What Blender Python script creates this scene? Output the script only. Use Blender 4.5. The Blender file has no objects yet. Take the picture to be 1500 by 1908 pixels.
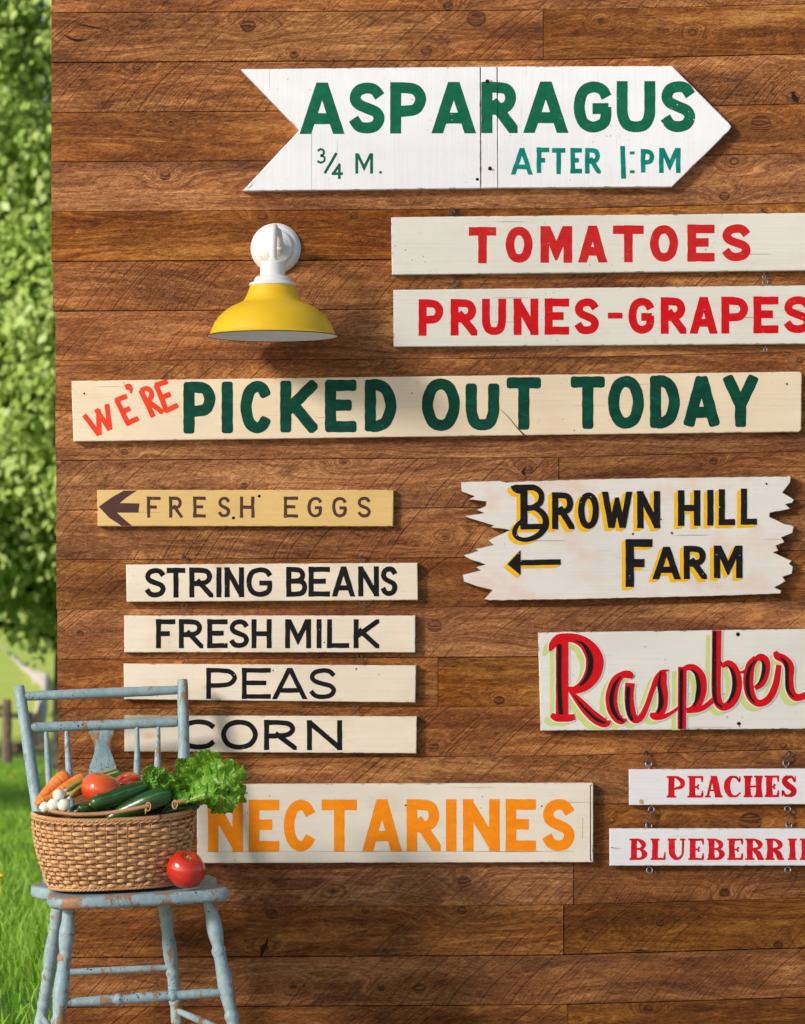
import bpy, bmesh, math, random
import numpy as np
from mathutils import Vector, Matrix, noise as mnoise

random.seed(7)
R = math.radians
C = bpy.context.scene.collection
scene = bpy.context.scene

# ------------------------------------------------------------------ camera
DIST = 6.6            # camera to wall, metres
FOC = 5500.0          # focal length in photo pixels
CAMZ = 1.083
cam_d = bpy.data.cameras.new("camera")
cam = bpy.data.objects.new("camera", cam_d)
C.objects.link(cam)
cam.location = (0, -DIST, CAMZ)
cam.rotation_euler = (R(90), 0, 0)
cam_d.sensor_fit = 'VERTICAL'
cam_d.sensor_height = 36.0
cam_d.lens = FOC / 1908 * 36
cam_d.shift_y = (1095 - 954) / 1908
cam_d.clip_start = 0.1
cam_d.clip_end = 2000
cam_d.dof.use_dof = True
cam_d.dof.focus_distance = DIST - 0.12
cam_d.dof.aperture_fstop = 8
scene.camera = cam

# ------------------------------------------------------------------ light
sun_travel = Vector((1.25, 1.0, -0.68)).normalized()
to_sun = -sun_travel
elev = math.asin(to_sun.z)
azim = math.atan2(to_sun.x, to_sun.y)
world = bpy.data.worlds.new("World")
scene.world = world
world.use_nodes = True
wn = world.node_tree
wn.nodes.clear()
sky = wn.nodes.new('ShaderNodeTexSky')
sky.sky_type = 'NISHITA'
sky.sun_disc = False
sky.sun_elevation = elev
sky.sun_rotation = azim
bg = wn.nodes.new('ShaderNodeBackground')
bg.inputs['Strength'].default_value = 0.135
wo = wn.nodes.new('ShaderNodeOutputWorld')
wn.links.new(sky.outputs[0], bg.inputs[0])
wn.links.new(bg.outputs[0], wo.inputs[0])
sd = bpy.data.lights.new("sun", 'SUN')
sd.energy = 4.4
sd.angle = R(10.0)
sd.color = (1.0, 0.955, 0.89)
sun = bpy.data.objects.new("sun", sd)
C.objects.link(sun)
sun.rotation_euler = sun_travel.to_track_quat('-Z', 'Y').to_euler()
scene.view_settings.view_transform = 'Standard'
scene.view_settings.look = 'None'
scene.view_settings.gamma = 1
scene.view_settings.use_curve_mapping = False
scene.view_settings.exposure = 0.22


# ------------------------------------------------------------------ helpers
def P(px, py, d=0.0):
    """world point seen at photo pixel (px, py), d metres in front of the wall"""
    k = (DIST - d) / FOC
    return Vector(((px - 750) * k, -d, CAMZ - (py - 1095) * k))


def K(d=0.0):
    return (DIST - d) / FOC


def thing(name, label, cat, loc=(0, 0, 0), group=None):
    o = bpy.data.objects.new(name, None)
    o.empty_display_size = 0.05
    C.objects.link(o)
    o.location = loc
    o['label'] = label
    o['category'] = cat
    if group:
        o['group'] = group
    return o


def tag(o, label=None, cat=None, group=None, kind=None):
    if label: o['label'] = label
    if cat: o['category'] = cat
    if group: o['group'] = group
    if kind: o['kind'] = kind
    return o


def obj(name, verts, faces, mat, parent=None, smooth=False, attrs=None):
    me = bpy.data.meshes.new(name)
    me.from_pydata([tuple(v) for v in verts], [], faces)
    me.update()
    if mat: me.materials.append(mat)
    if smooth:
        me.polygons.foreach_set('use_smooth', [True] * len(me.polygons))
    if attrs:
        for an, vals in attrs.items():
            a = me.attributes.new(an, 'FLOAT', 'POINT')
            a.data.foreach_set('value', vals)
    o = bpy.data.objects.new(name, me)
    C.objects.link(o)
    if parent:
        o.parent = parent
        p = parent
        off = Vector((0, 0, 0))
        while p:
            off += Vector(p.location)
            p = p.parent
        me.transform(Matrix.Translation(-off))
    return o


def fix_normals(o):
    bm = bmesh.new(); bm.from_mesh(o.data)
    bmesh.ops.recalc_face_normals(bm, faces=bm.faces[:])
    bm.to_mesh(o.data); bm.free()
    return o


def catmull(pts, closed=False, step=3.0):
    """pts: tuples of any dimension; distances measured on the first 2-3 coords"""
    pts = [np.array(p, float) for p in pts]
    n = len(pts)
    out = []
    rng = n if closed else n - 1
    for i in range(rng):
        if closed:
            p0, p1, p2, p3 = pts[i - 1], pts[i], pts[(i + 1) % n], pts[(i + 2) % n]
        else:
            p1, p2 = pts[i], pts[i + 1]
            p0 = pts[i - 1] if i > 0 else 2 * p1 - p2
            p3 = pts[i + 2] if i + 2 < n else 2 * p2 - p1
        L = np.linalg.norm(p2 - p1)
        m = max(2, int(L / step))
        for j in range(m):
            t = j / m
            out.append(0.5 * ((2 * p1) + (-p0 + p2) * t + (2 * p0 - 5 * p1 + 4 * p2 - p3) * t * t + (-p0 + 3 * p1 - 3 * p2 + p3) * t ** 3))
    if not closed:
        out.append(pts[-1])
    return out


def tube(pts, radii, n=16, cap=True, closed=False, squash=None, jitter=0):
    """verts, faces of a tube; radii list same length as pts"""
    pts = [Vector(p) for p in pts]
    m = len(pts)
    verts, faces = [], []
    prev = None
    for i in range(m):
        if closed:
            t = (pts[(i + 1) % m] - pts[i - 1]).normalized()
        else:
            a = pts[max(0, i - 1)]; b = pts[min(m - 1, i + 1)]
            t = (b - a).normalized()
        if prev is None:
            ref = Vector((0, 0, 1)) if abs(t.z) < 0.9 else Vector((0, 1, 0))
            u = ref.cross(t).normalized()
        else:
            u = (prev - t * prev.dot(t))
            u = u.normalized() if u.length > 1e-6 else Vector((1, 0, 0))
        prev = u
        w = t.cross(u).normalized()
        for k in range(n):
            a = 2 * math.pi * k / n
            r = radii[i] * (1 + (random.uniform(-jitter, jitter) if jitter else 0))
            verts.append(pts[i] + u * math.cos(a) * r + w * math.sin(a) * r * (squash or 1))
    rings = m if closed else m - 1
    for i in range(rings):
        j = (i + 1) % m
        for k in range(n):
            k2 = (k + 1) % n
            faces.append((i * n + k, i * n + k2, j * n + k2, j * n + k))
    if cap and not closed:
        faces.append(tuple(reversed(range(n))))
        faces.append(tuple(range((m - 1) * n, m * n)))
    return verts, faces


def merge(parts):
    V, F = [], []
    for v, f in parts:
        b = len(V)
        V += list(v)
        F += [tuple(i + b for i in q) for q in f]
    return V, F


def smooth_path(pts, radii, per=6):
    a = [tuple(p) + (r,) for p, r in zip(pts, radii)]
    c = []
    n = len(a)
    A = [np.array(q, float) for q in a]
    for i in range(n - 1):
        p1, p2 = A[i], A[i + 1]
        p0 = A[i - 1] if i else 2 * p1 - p2
        p3 = A[i + 2] if i + 2 < n else 2 * p2 - p1
        for j in range(per):
            t = j / per
            c.append(0.5 * ((2 * p1) + (-p0 + p2) * t + (2 * p0 - 5 * p1 + 4 * p2 - p3) * t * t + (-p0 + 3 * p1 - 3 * p2 + p3) * t ** 3))
    c.append(A[-1])
    return [Vector(q[:3]) for q in c], [max(1e-5, q[3]) for q in c]


def lathe(profile, center, n=48, axis=(0, 0, 1)):
    """profile (r, h) ; open surface of revolution about axis through center"""
    ax = Vector(axis).normalized()
    ref = Vector((1, 0, 0)) if abs(ax.x) < 0.9 else Vector((0, 1, 0))
    u = ax.cross(ref).normalized(); w = ax.cross(u)
    V, F = [], []
    for r, h in profile:
        for k in range(n):
            a = 2 * math.pi * k / n
            V.append(Vector(center) + ax * h + (u * math.cos(a) + w * math.sin(a)) * r)
    for i in range(len(profile) - 1):
        for k in range(n):
            k2 = (k + 1) % n
            F.append((i * n + k, i * n + k2, (i + 1) * n + k2, (i + 1) * n + k))
    return V, F


def box(x0, x1, y0, y1, z0, z1):
    V = [Vector(v) for v in ((x0, y0, z0), (x1, y0, z0), (x1, y1, z0), (x0, y1, z0), (x0, y0, z1), (x1, y0, z1), (x1, y1, z1), (x0, y1, z1))]
    F = [(0, 3, 2, 1), (4, 5, 6, 7), (0, 1, 5, 4), (1, 2, 6, 5), (2, 3, 7, 6), (3, 0, 4, 7)]
    return V, F


# ------------------------------------------------------------------ node helper
class NT:
    def __init__(self, name, rough=0.6, spec=0.3):
        self.m = bpy.data.materials.new(name)
        self.m.use_nodes = True
        self.t = self.m.node_tree
        self.t.nodes.clear()
        self.out = self.t.nodes.new('ShaderNodeOutputMaterial')
        self.b = self.t.nodes.new('ShaderNodeBsdfPrincipled')
        self.b.inputs['Roughness'].default_value = rough
        self.b.inputs['Specular IOR Level'].default_value = spec
        self.t.links.new(self.b.outputs[0], self.out.inputs[0])
        self.pos = None

    def node(self, t):
        return self.t.nodes.new(t)

    def put(self, sock, v):
        if isinstance(v, bpy.types.NodeSocket):
            self.t.links.new(v, sock)
        elif isinstance(v, (tuple, list)) and len(v) == 3 and len(sock.default_value) == 4:
            sock.default_value = (*v, 1)
        else:
            sock.default_value = v

    def math(self, op, a, b=0.0, c=0.0, clamp=False):
        n = self.node('ShaderNodeMath'); n.operation = op; n.use_clamp = clamp
        self.put(n.inputs[0], a); self.put(n.inputs[1], b)
        if op in ('MULTIPLY_ADD', 'SMOOTH_MIN', 'COMPARE'): self.put(n.inputs[2], c)
        return n.outputs[0]

    def add(self, a, b): return self.math('ADD', a, b)
    def mul(self, a, b): return self.math('MULTIPLY', a, b)
    def sub(self, a, b): return self.math('SUBTRACT', a, b)

    def P(self):
        if self.pos is None:
            g = self.node('ShaderNodeNewGeometry')
            s = self.node('ShaderNodeSeparateXYZ')
            self.t.links.new(g.outputs['Position'], s.inputs[0])
            self.pos = (s.outputs[0], s.outputs[1], s.outputs[2])
        return self.pos

    def vec(self, x, y, z):
        n = self.node('ShaderNodeCombineXYZ')
        self.put(n.inputs[0], x); self.put(n.inputs[1], y); self.put(n.inputs[2], z)
        return n.outputs[0]

    def pvec(self, sx, sy, sz, off=0.0):
        x, y, z = self.P()
        return self.vec(self.math('MULTIPLY_ADD', x, sx, off), self.mul(y, sy), self.math('MULTIPLY_ADD', z, sz, off))

    def noise(self, v, scale=1.0, detail=2.0, rough=0.5, dist=0.0, dims='3D'):
        n = self.node('ShaderNodeTexNoise')
        n.noise_dimensions = dims
        if dims == '1D': self.put(n.inputs['W'], v)
        else: self.put(n.inputs['Vector'], v)
        n.inputs['Scale'].default_value = scale
        n.inputs['Detail'].default_value = detail
        n.inputs['Roughness'].default_value = rough
        n.inputs['Distortion'].default_value = dist
        return n.outputs[0]

    def voro(self, v, scale=1.0, feature='F1'):
        n = self.node('ShaderNodeTexVoronoi')
        n.feature = feature
        self.put(n.inputs['Vector'], v)
        n.inputs['Scale'].default_value = scale
        return n

    def ramp(self, f, *stops, interp='LINEAR'):
        n = self.node('ShaderNodeValToRGB')
        n.color_ramp.interpolation = interp
        self.put(n.inputs[0], f)
        e = n.color_ramp.elements
        while len(e) < len(stops): e.new(0.5)
        for i, (p, c) in enumerate(stops):
            e[i].position = p
            e[i].color = (*c, 1) if isinstance(c, (tuple, list)) else (c, c, c, 1)
        return n.outputs[0]

    def range(self, f, a, b, c=0.0, d=1.0):
        n = self.node('ShaderNodeMapRange')
        n.clamp = True
        self.put(n.inputs[0], f)
        for i, v in enumerate((a, b, c, d)): self.put(n.inputs[i + 1], v)
        return n.outputs[0]

    def mix(self, f, a, b, blend='MIX'):
        n = self.node('ShaderNodeMix'); n.data_type = 'RGBA'; n.blend_type = blend
        self.put(n.inputs[0], f)
        self.put(n.inputs[6], a); self.put(n.inputs[7], b)
        return n.outputs[2]

    def attr(self, name, typ='GEOMETRY', out='Fac'):
        n = self.node('ShaderNodeAttribute'); n.attribute_name = name; n.attribute_type = typ
        return n.outputs[out]

    def rand(self):
        return self.node('ShaderNodeObjectInfo').outputs['Random']

    def color(self, c): self.put(self.b.inputs['Base Color'], c); return self
    def rough(self, c): self.put(self.b.inputs['Roughness'], c); return self

    def bump(self, h, dist=0.001, strength=1.0):
        n = self.node('ShaderNodeBump')
        n.inputs['Distance'].default_value = dist
        n.inputs['Strength'].default_value = strength
        self.put(n.inputs['Height'], h)
        self.t.links.new(n.outputs[0], self.b.inputs['Normal'])
        return self


# ------------------------------------------------------------------ materials
def mat_planks():
    n = NT('sawn_cedar', 0.8, 0.15)
    x, y, z = n.P()
    r = n.attr('seed', 'OBJECT')
    tone = n.attr('tone', 'OBJECT')
    saw_amt = n.attr('saw', 'OBJECT')
    r37 = n.mul(r, 37.0)
    low = n.noise(n.vec(n.math('MULTIPLY_ADD', x, 1.5, r37), r37, n.mul(z, 11.0)), 1.0, 2.0, 0.45, 0.3)
    mid = n.noise(n.vec(n.math('MULTIPLY_ADD', x, 9.0, r37), r37, n.mul(z, 55.0)), 1.0, 3.0, 0.6)
    F = n.add(n.mul(z, 60.0), n.mul(low, 16.0))
    F = n.add(F, n.mul(mid, 1.9))
    knot = None
    halo = None
    for i in range(4):
        s = n.node('ShaderNodeSeparateXYZ')
        n.put(s.inputs[0], n.attr('knot%d' % i, 'OBJECT', 'Vector'))
        kx, kz, kr = s.outputs
        wob = n.mul(n.sub(mid, 0.5), 1.3)
        dx = n.math('DIVIDE', n.sub(x, kx), kr)
        dz = n.math('DIVIDE', n.sub(z, kz), kr)
        dx2 = n.mul(dx, dx); dz2 = n.mul(dz, dz)
        q = n.add(n.mul(dx2, 0.07), n.mul(dz2, 0.20))
        g = n.math('EXPONENT', n.mul(q, -1.0))
        F = n.add(F, n.mul(g, 4.0))
        d2 = n.add(n.add(n.mul(dx2, 0.8), n.mul(dz2, 1.2)), wob)
        kk = n.range(d2, 0.65, 1.15, 1.0, 0.0)
        hh = n.math('EXPONENT', n.mul(d2, -0.22))
        knot = kk if knot is None else n.math('MAXIMUM', knot, kk)
        halo = hh if halo is None else n.math('MAXIMUM', halo, hh)
    rings = n.math('MULTIPLY_ADD', n.math('SINE', n.mul(F, 3.0)), 0.5, 0.5)
    rings2 = n.math('MULTIPLY_ADD', n.math('SINE', n.mul(F, 7.9)), 0.5, 0.5)
    Fz = n.mul(F, 0.0167)
    fib = n.noise(n.vec(n.math('MULTIPLY_ADD', x, 16.0, r37), r37, n.mul(Fz, 330.0)), 1.0, 4.0, 0.7)
    # torn, rough sawn nap: short dashes 2-8 mm long
    nap = n.noise(n.vec(n.math('MULTIPLY_ADD', x, 85.0, r37), r37, n.mul(z, 300.0)), 1.0, 3.0, 0.75)
    pres = n.range(n.noise(n.pvec(3.0, 1, 14.0, 3.0), 1.0, 2.0, 0.5), 0.35, 0.65)
    grain = n.add(n.mul(rings, 0.13), n.mul(rings2, 0.10))
    grain = n.mul(grain, n.math('MULTIPLY_ADD', pres, 0.9, 0.25))
    grain = n.add(grain, n.mul(fib, 0.62))
    nap2 = n.noise(n.vec(n.math('MULTIPLY_ADD', x, 42.0, r37), r37, n.mul(z, 165.0)), 1.0, 3.0, 0.7)
    nap3 = n.noise(n.vec(n.add(n.mul(x, 150.0), n.mul(z, -70.0)), r37, n.mul(z, 260.0)), 1.0, 1.0, 0.6)
    grain = n.add(grain, n.mul(n.sub(nap, 0.5), 0.62))
    grain = n.add(grain, n.mul(n.sub(nap2, 0.5), 0.34))
    grain = n.add(grain, n.mul(n.sub(nap3, 0.5), 0.22))
    big = n.noise(n.vec(n.math('MULTIPLY_ADD', x, 2.6, r37), r37, n.mul(z, 19.0)), 1.0, 4.0, 0.6)
    grain = n.add(grain, n.mul(n.sub(big, 0.5), 0.80))
    col = n.ramp(grain, (0.12, (0.085, 0.029, 0.011)), (0.36, (0.225, 0.085, 0.028)), (0.52, (0.365, 0.154, 0.051)), (0.70, (0.54, 0.258, 0.092)), (0.95, (0.74, 0.43, 0.19)))
    # worn golden flecks on the high spots
    fl = n.noise(n.vec(n.math('MULTIPLY_ADD', x, 13.0, r37), r37, n.mul(Fz, 90.0)), 1.0, 4.0, 0.7)
    fleck = n.mul(n.range(fl, 0.58, 0.68), n.range(big, 0.42, 0.60))
    col = n.mix(n.mul(fleck, 0.75), col, (0.60, 0.285, 0.085))
    red = n.range(n.noise(n.vec(n.math('MULTIPLY_ADD', x, 1.7, r37), r, n.mul(z, 7.0)), 1.0, 2.0, 0.5), 0.4, 0.65)
    col = n.mix(n.mul(red, 0.55), col, n.mix(1.0, col, (1.0, 0.74, 0.60), 'MULTIPLY'))
    # knots
    kcol = n.ramp(n.add(n.mul(rings2, 0.4), n.mul(nap, 0.6)), (0.3, (0.060, 0.018, 0.008)), (0.7, (0.24, 0.085, 0.032)))
    col = n.mix(n.mul(halo, 0.30), col, (0.26, 0.10, 0.032))
    col = n.mix(n.mul(knot, 0.92), col, kcol)
    ringk = n.mul(n.math('COMPARE', knot, 0.5, 0.40), n.range(mid, .35, .6))
    col = n.mix(n.mul(ringk, 0.8), col, (0.035, 0.013, 0.007))
    # saw marks: arcs leaning to the right, flatter towards the top of each board
    dzc = n.sub(z, n.attr('zc', 'OBJECT'))
    arc = n.mul(dzc, dzc)
    u = n.sub(n.sub(n.mul(x, 0.83), n.mul(z, n.attr('lean', 'OBJECT'))), n.mul(arc, 2.2))
    u = n.add(u, n.mul(n.noise(n.pvec(9, 1, 9, 1.0), 1.0, 1.0), 0.012))
    s1 = n.noise(n.math('MULTIPLY_ADD', u, 1.0, r37), 105.0, 1.0, 0.5, dims='1D')
    s2 = n.noise(n.math('MULTIPLY_ADD', u, 1.0, r37), 290.0, 1.0, 0.6, dims='1D')
    chat = n.noise(n.pvec(90, 1, 220), 1.0, 2.0, 0.6)
    g1 = n.range(n.add(s1, n.mul(n.sub(chat, 0.5), 0.28)), 0.60, 0.70)
    g2 = n.range(n.add(s2, n.mul(n.sub(chat, 0.5), 0.35)), 0.52, 0.74)
    patch = n.range(n.noise(n.vec(n.math('MULTIPLY_ADD', x, 2.6, r37), r37, n.mul(z, 10.0)), 1.0, 2.0, 0.5), 0.30, 0.52)
    groove = n.mul(n.mul(n.add(g1, n.mul(g2, 0.45)), patch), saw_amt)
    col = n.mix(n.mul(groove, 0.36), col, (0.075, 0.031, 0.015))
    hs = n.node('ShaderNodeHueSaturation')
    n.put(hs.inputs['Value'], tone)
    n.put(hs.inputs['Saturation'], n.attr('sat', 'OBJECT'))
    n.put(hs.inputs['Color'], col)
    # pale splinters
    sp = n.range(n.noise(n.pvec(55, 1, 330, 7.0), 1.0, 2.0, 0.6), 0.71, 0.76)
    col = n.mix(n.mul(sp, 0.5), hs.outputs[0], (0.66, 0.46, 0.27))
    n.color(col)
    h = n.sub(n.add(n.mul(fib, 0.5), n.mul(nap, 0.75)), n.mul(groove, 0.75))
    h = n.add(h, n.add(n.mul(nap2, .6), n.mul(nap3, .45)))
    h = n.sub(n.add(h, n.mul(rings2, .12)), n.mul(ringk, 0.6))
    n.bump(h, 0.0030, 1.0)
    return n.m


def mat_sign(name, base, warm=(0.5, 0.30, 0.14), grain_dir='h', dirt=0.5, knots=0.0, stain=0.3, rough=0.5, wear0=0.92):
    n = NT(name, rough, 0.35)
    if grain_dir == 'h': g = n.noise(n.pvec(5, 30, 330), 1.0, 3.0, 0.6)
    else: g = n.noise(n.pvec(330, 30, 6), 1.0, 3.0, 0.6)
    blot = n.noise(n.pvec(7, 7, 10, n_off(name)), 1.0, 4.0, 0.6)
    dark = tuple(c * 0.93 for c in base)
    col = n.mix(n.range(g, 0.35, 0.7), base, dark)
    col = n.mix(n.mul(n.range(blot, 0.50, 0.72), stain), col, tuple(b * (0.6 + 0.4 * w) for b, w in zip(base, warm)))
    if knots:
        v = n.voro(n.pvec(7.5, 1, 15, n_off(name)), 1.0)
        kk = n.range(n.add(v.outputs['Distance'], n.mul(n.sub(blot, 0.5), 0.2)), 0.05, 0.16, 1.0, 0.0)
        col = n.mix(n.mul(kk, knots), col, (0.55, 0.22, 0.08))
    gr = n.noise(n.pvec(2.2, 2.2, 5.0, 6.0 + n_off(name)), 1.0, 3.0, 0.6)
    col = n.mix(n.mul(n.range(gr, .45, .7), .22), col, tuple(c * .62 for c in base))
    # thin cracks along the grain
    if grain_dir == 'h': ck = n.noise(n.pvec(3.5, 20, 260, 4.0), 1.0, 1.0, 0.5)
    else: ck = n.noise(n.pvec(260, 20, 3.5, 4.0), 1.0, 1.0, 0.5)
    crack = n.range(ck, 0.765, 0.79)
    col = n.mix(n.mul(crack, 0.55), col, (0.18, 0.12, 0.08))
    # specks and scuffs
    v2 = n.voro(n.pvec(60, 60, 60, n_off(name)), 1.0)
    sz = n.mul(n.range(n.noise(n.pvec(9, 9, 9, 2.0), 1.0, 2.0), 0.5, 0.75), 0.16)
    speck = n.math('LESS_THAN', v2.outputs['Distance'], sz)
    col = n.mix(n.mul(speck, 0.55), col, (0.16, 0.10, 0.07))
    sc = n.range(n.noise(n.pvec(38, 38, 75, 9.0), 1.0, 5.0, 0.72), 0.62, 0.72)
    col = n.mix(n.mul(sc, 0.32), col, (0.36, 0.30, 0.24))
    # worn rim
    e = n.attr('edge')
    wear = n.noise(n.pvec(55, 55, 55), 1.0, 4.0, 0.65)
    em = n.range(n.add(n.mul(e, 0.50), n.mul(wear, 0.80)), wear0, wear0 + 0.10)
    col = n.mix(n.mul(em, dirt), col, (0.23, 0.13, 0.065))
    n.color(col)
    h = n.add(n.mul(g, 0.5), n.mul(crack, -1.2))
    h = n.sub(h, n.mul(em, 0.6))
    n.bump(h, 0.0005, 0.8)
    return n.m


def n_off(name):
    return (sum(ord(c) * (i + 3) for i, c in enumerate(name)) % 97) * 1.37


def mat_paint(name, col, col2=None, rough=0.42, chips=(0.7, 0.62, 0.5), chip_amt=0.10, brush=0.6):
    n = NT(name, rough + .08, 0.12)
    a = n.noise(n.pvec(28, 28, 60, n_off(name)), 1.0, 4.0, 0.65, 0.6)
    col2 = col2 or tuple(c * 1.5 for c in col)
    c = n.mix(n.mul(n.range(a, 0.42, 0.70), brush), col, col2)
    v = n.voro(n.pvec(75, 75, 95, n_off(name)), 1.0)
    sz = n.mul(n.range(n.noise(n.pvec(14, 14, 14, 2.0), 1.0, 2.0), 0.55, 0.8), chip_amt * 2.2)
    sp = n.math('LESS_THAN', n.add(v.outputs['Distance'], n.mul(n.sub(n.noise(n.pvec(300, 300, 300), 1.0, 2.0), 0.5), 0.2)), sz)
    c = n.mix(n.mul(sp, 0.85), c, chips)
    sc = n.range(n.noise(n.pvec(35, 35, 300, 5.0), 1.0, 3.0, 0.7), 0.70, 0.74)
    c = n.mix(n.mul(sc, 0.30), c, chips)
    n.color(c)
    n.bump(n.noise(n.pvec(90, 90, 420), 1.0, 3.0, 0.6), 0.0003, 0.6)
    return n.m


def mat_chair():
    n = NT('worn_blue_paint', 0.5, 0.35)
    big = n.noise(n.pvec(22, 22, 12), 1.0, 4.0, 0.62, 0.3)
    fine = n.noise(n.pvec(120, 120, 90), 1.0, 3.0, 0.6)
    base = n.mix(n.range(big, 0.3, 0.7), (0.225, 0.310, 0.330), (0.330, 0.415, 0.435))
    base = n.mix(n.mul(n.range(fine, 0.40, 0.70), 0.5), base, (0.15, 0.20, 0.20))
    crk = n.voro(n.pvec(85, 85, 55), 1.0, 'DISTANCE_TO_EDGE')
    cm = n.mul(n.range(crk.outputs['Distance'], 0.0, 0.035, 1.0, 0.0), n.range(n.noise(n.pvec(16, 16, 16, 4.0)), 0.45, 0.6))
    base = n.mix(n.mul(cm, 0.55), base, (0.08, 0.10, 0.10))
    wn_ = n.noise(n.pvec(30, 30, 12, 7.0), 1.0, 6.0, 0.70, 0.2)
    bare = n.range(n.add(wn_, n.mul(n.attr('edge'), 0.07)), 0.598, 0.610)
    wood = n.mix(fine, (0.42, 0.205, 0.085), (0.25, 0.13, 0.06))
    rim = n.range(n.add(wn_, n.mul(n.attr('edge'), 0.07)), 0.586, 0.598)
    c = n.mix(n.mul(rim, 0.65), base, (0.09, 0.11, 0.11))
    c = n.mix(bare, c, wood)
    v = n.voro(n.pvec(130, 130, 110), 1.0)
    sz = n.mul(n.range(n.noise(n.pvec(17, 17, 20, 12.0), 1.0, 3.0), 0.50, 0.74), 0.40)
    sp = n.math('LESS_THAN', n.add(v.outputs['Distance'], n.mul(n.sub(n.noise(n.pvec(190, 190, 110), 1.0, 3.0, .7), 0.5), 0.85)), sz)
    c = n.mix(sp, c, (0.03, 0.035, 0.04))
    n.color(c)
    h = n.sub(n.mul(fine, 0.3), n.add(bare, n.add(sp, n.mul(cm, 0.6))))
    n.bump(h, 0.0008, 0.9)
    return n.m


def mat_simple(name, col, rough=0.5, spec=0.4, var=0.15, scale=20, bump=0.0, metal=0.0, col2=None):
    n = NT(name, rough, spec)
    a = n.noise(n.pvec(scale, scale, scale, n_off(name)), 1.0, 3.0, 0.6)
    n.color(n.mix(n.range(a, 0.3, 0.7), tuple(c * (1 - var) for c in col), col2 or tuple(c * (1 + var) for c in col)))
    n.b.inputs['Metallic'].default_value = metal
    if bump: n.bump(n.noise(n.pvec(scale * 4, scale * 4, scale * 4), 1.0, 3.0, 0.6), bump, 1.0)
    return n.m


def mat_leaf(name, c1, c2, c3, transl=0.35, scale=1.2, rough=0.45):
    n = NT(name, rough, 0.3)
    a = n.noise(n.pvec(scale, scale, scale), 1.0, 3.0, 0.6)
    b = n.attr('shade')
    col = n.mix(n.range(a, 0.3, 0.7), c1, c2)
    col = n.mix(b, col, c3)
    n.color(col)
    tr = n.node('ShaderNodeBsdfTranslucent')
    n.put(tr.inputs[0], n.mix(0.5, col, (0.35, 0.45, 0.05)))
    mx = n.node('ShaderNodeMixShader')
    mx.inputs[0].default_value = transl
    n.t.links.new(n.b.outputs[0], mx.inputs[1]); n.t.links.new(tr.outputs[0], mx.inputs[2])
    n.t.links.new(mx.outputs[0], n.out.inputs[0])
    return n.m


def mat_greens(name, leafc, edgec, ribc, transl=0.3):
    n = NT(name, 0.38, 0.45)
    rib = n.attr('rib'); sh = n.attr('shade')
    a = n.noise(n.pvec(90, 90, 90), 1.0, 3.0, 0.6)
    col = n.mix(n.range(a, 0.35, 0.65), leafc, edgec)
    col = n.mix(n.mul(sh, 0.7), col, edgec)
    vein = n.range(n.add(rib, n.mul(n.sub(n.noise(n.pvec(260, 260, 260), 1.0, 2.0), 0.5), 0.5)), 0.45, 0.85)
    col = n.mix(vein, col, ribc)
    n.color(col)
    n.bump(n.noise(n.pvec(230, 230, 230), 1.0, 3.0, 0.6), 0.0012, 1.0)
    tr = n.node('ShaderNodeBsdfTranslucent')
    n.put(tr.inputs[0], n.mix(0.4, col, (0.4, 0.5, 0.05)))
    mx = n.node('ShaderNodeMixShader')
    mx.inputs[0].default_value = transl
    n.t.links.new(n.b.outputs[0], mx.inputs[1]); n.t.links.new(tr.outputs[0], mx.inputs[2])
    n.t.links.new(mx.outputs[0], n.out.inputs[0])
    return n.m


M = {}
M['plank'] = mat_planks()
M['chair'] = mat_chair()
M['white_sign'] = mat_sign('white_board_paint', (0.76, 0.75, 0.76), grain_dir='v', dirt=0.75, stain=0.15, rough=0.42)
M['grey_sign'] = mat_sign('old_white_board_paint', (0.66, 0.63, 0.55), dirt=0.8, stain=0.3)
M['cream_sign'] = mat_sign('cream_board_paint', (0.76, 0.62, 0.435), dirt=0.6, stain=0.25)
M['tan_sign'] = mat_sign('tan_board_paint', (0.68, 0.455, 0.165), warm=(0.6, 0.4, 0.2), dirt=0.8, stain=0.6)
M['pine_sign'] = mat_sign('pale_pine_board', (0.75, 0.65, 0.51), dirt=0.7, stain=0.5, knots=0.5)
M['rough_sign'] = mat_sign('weathered_white_board', (0.70, 0.655, 0.60), warm=(0.9, 0.42, 0.12), dirt=1.0, stain=1.0, wear0=0.70)
M['nect_sign'] = mat_sign('cream_pencilled_board', (0.73, 0.655, 0.53), dirt=0.7, stain=0.35)
M['rasp_sign'] = mat_sign('glossy_ivory_board', (0.70, 0.675, 0.605), dirt=0.95, stain=0.15, rough=0.35)
M['peach_sign'] = mat_sign('clean_white_board', (0.72, 0.70, 0.70), dirt=0.7, stain=0.12)
M['green'] = mat_paint('green_letter_paint', (0.003, 0.095, 0.048), (0.008, 0.15, 0.08))
M['dgreen'] = mat_paint('dark_green_letter_paint', (0.001, 0.042, 0.025), (0.003, 0.095, 0.052), rough=0.4)
M['teal'] = mat_paint('teal_letter_paint', (0.0, 0.16, 0.125), (0.01, 0.27, 0.21))
M['red'] = mat_paint('red_letter_paint', (0.52, 0.003, 0.008), (0.60, 0.014, 0.010))
M['red2'] = mat_paint('faded_red_letter_paint', (0.47, 0.011, 0.013), (0.54, 0.030, 0.018))
M['orangered'] = mat_paint('orange_red_letter_paint', (0.72, 0.045, 0.018), (0.80, 0.08, 0.03))
M['orange'] = mat_paint('orange_letter_paint', (0.82, 0.22, 0.004), (0.86, 0.29, 0.008), brush=0.8, chip_amt=0.06)
M['black'] = mat_paint('black_letter_paint', (0.007, 0.0065, 0.007), (0.014, 0.013, 0.014), chip_amt=0.08)
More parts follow.
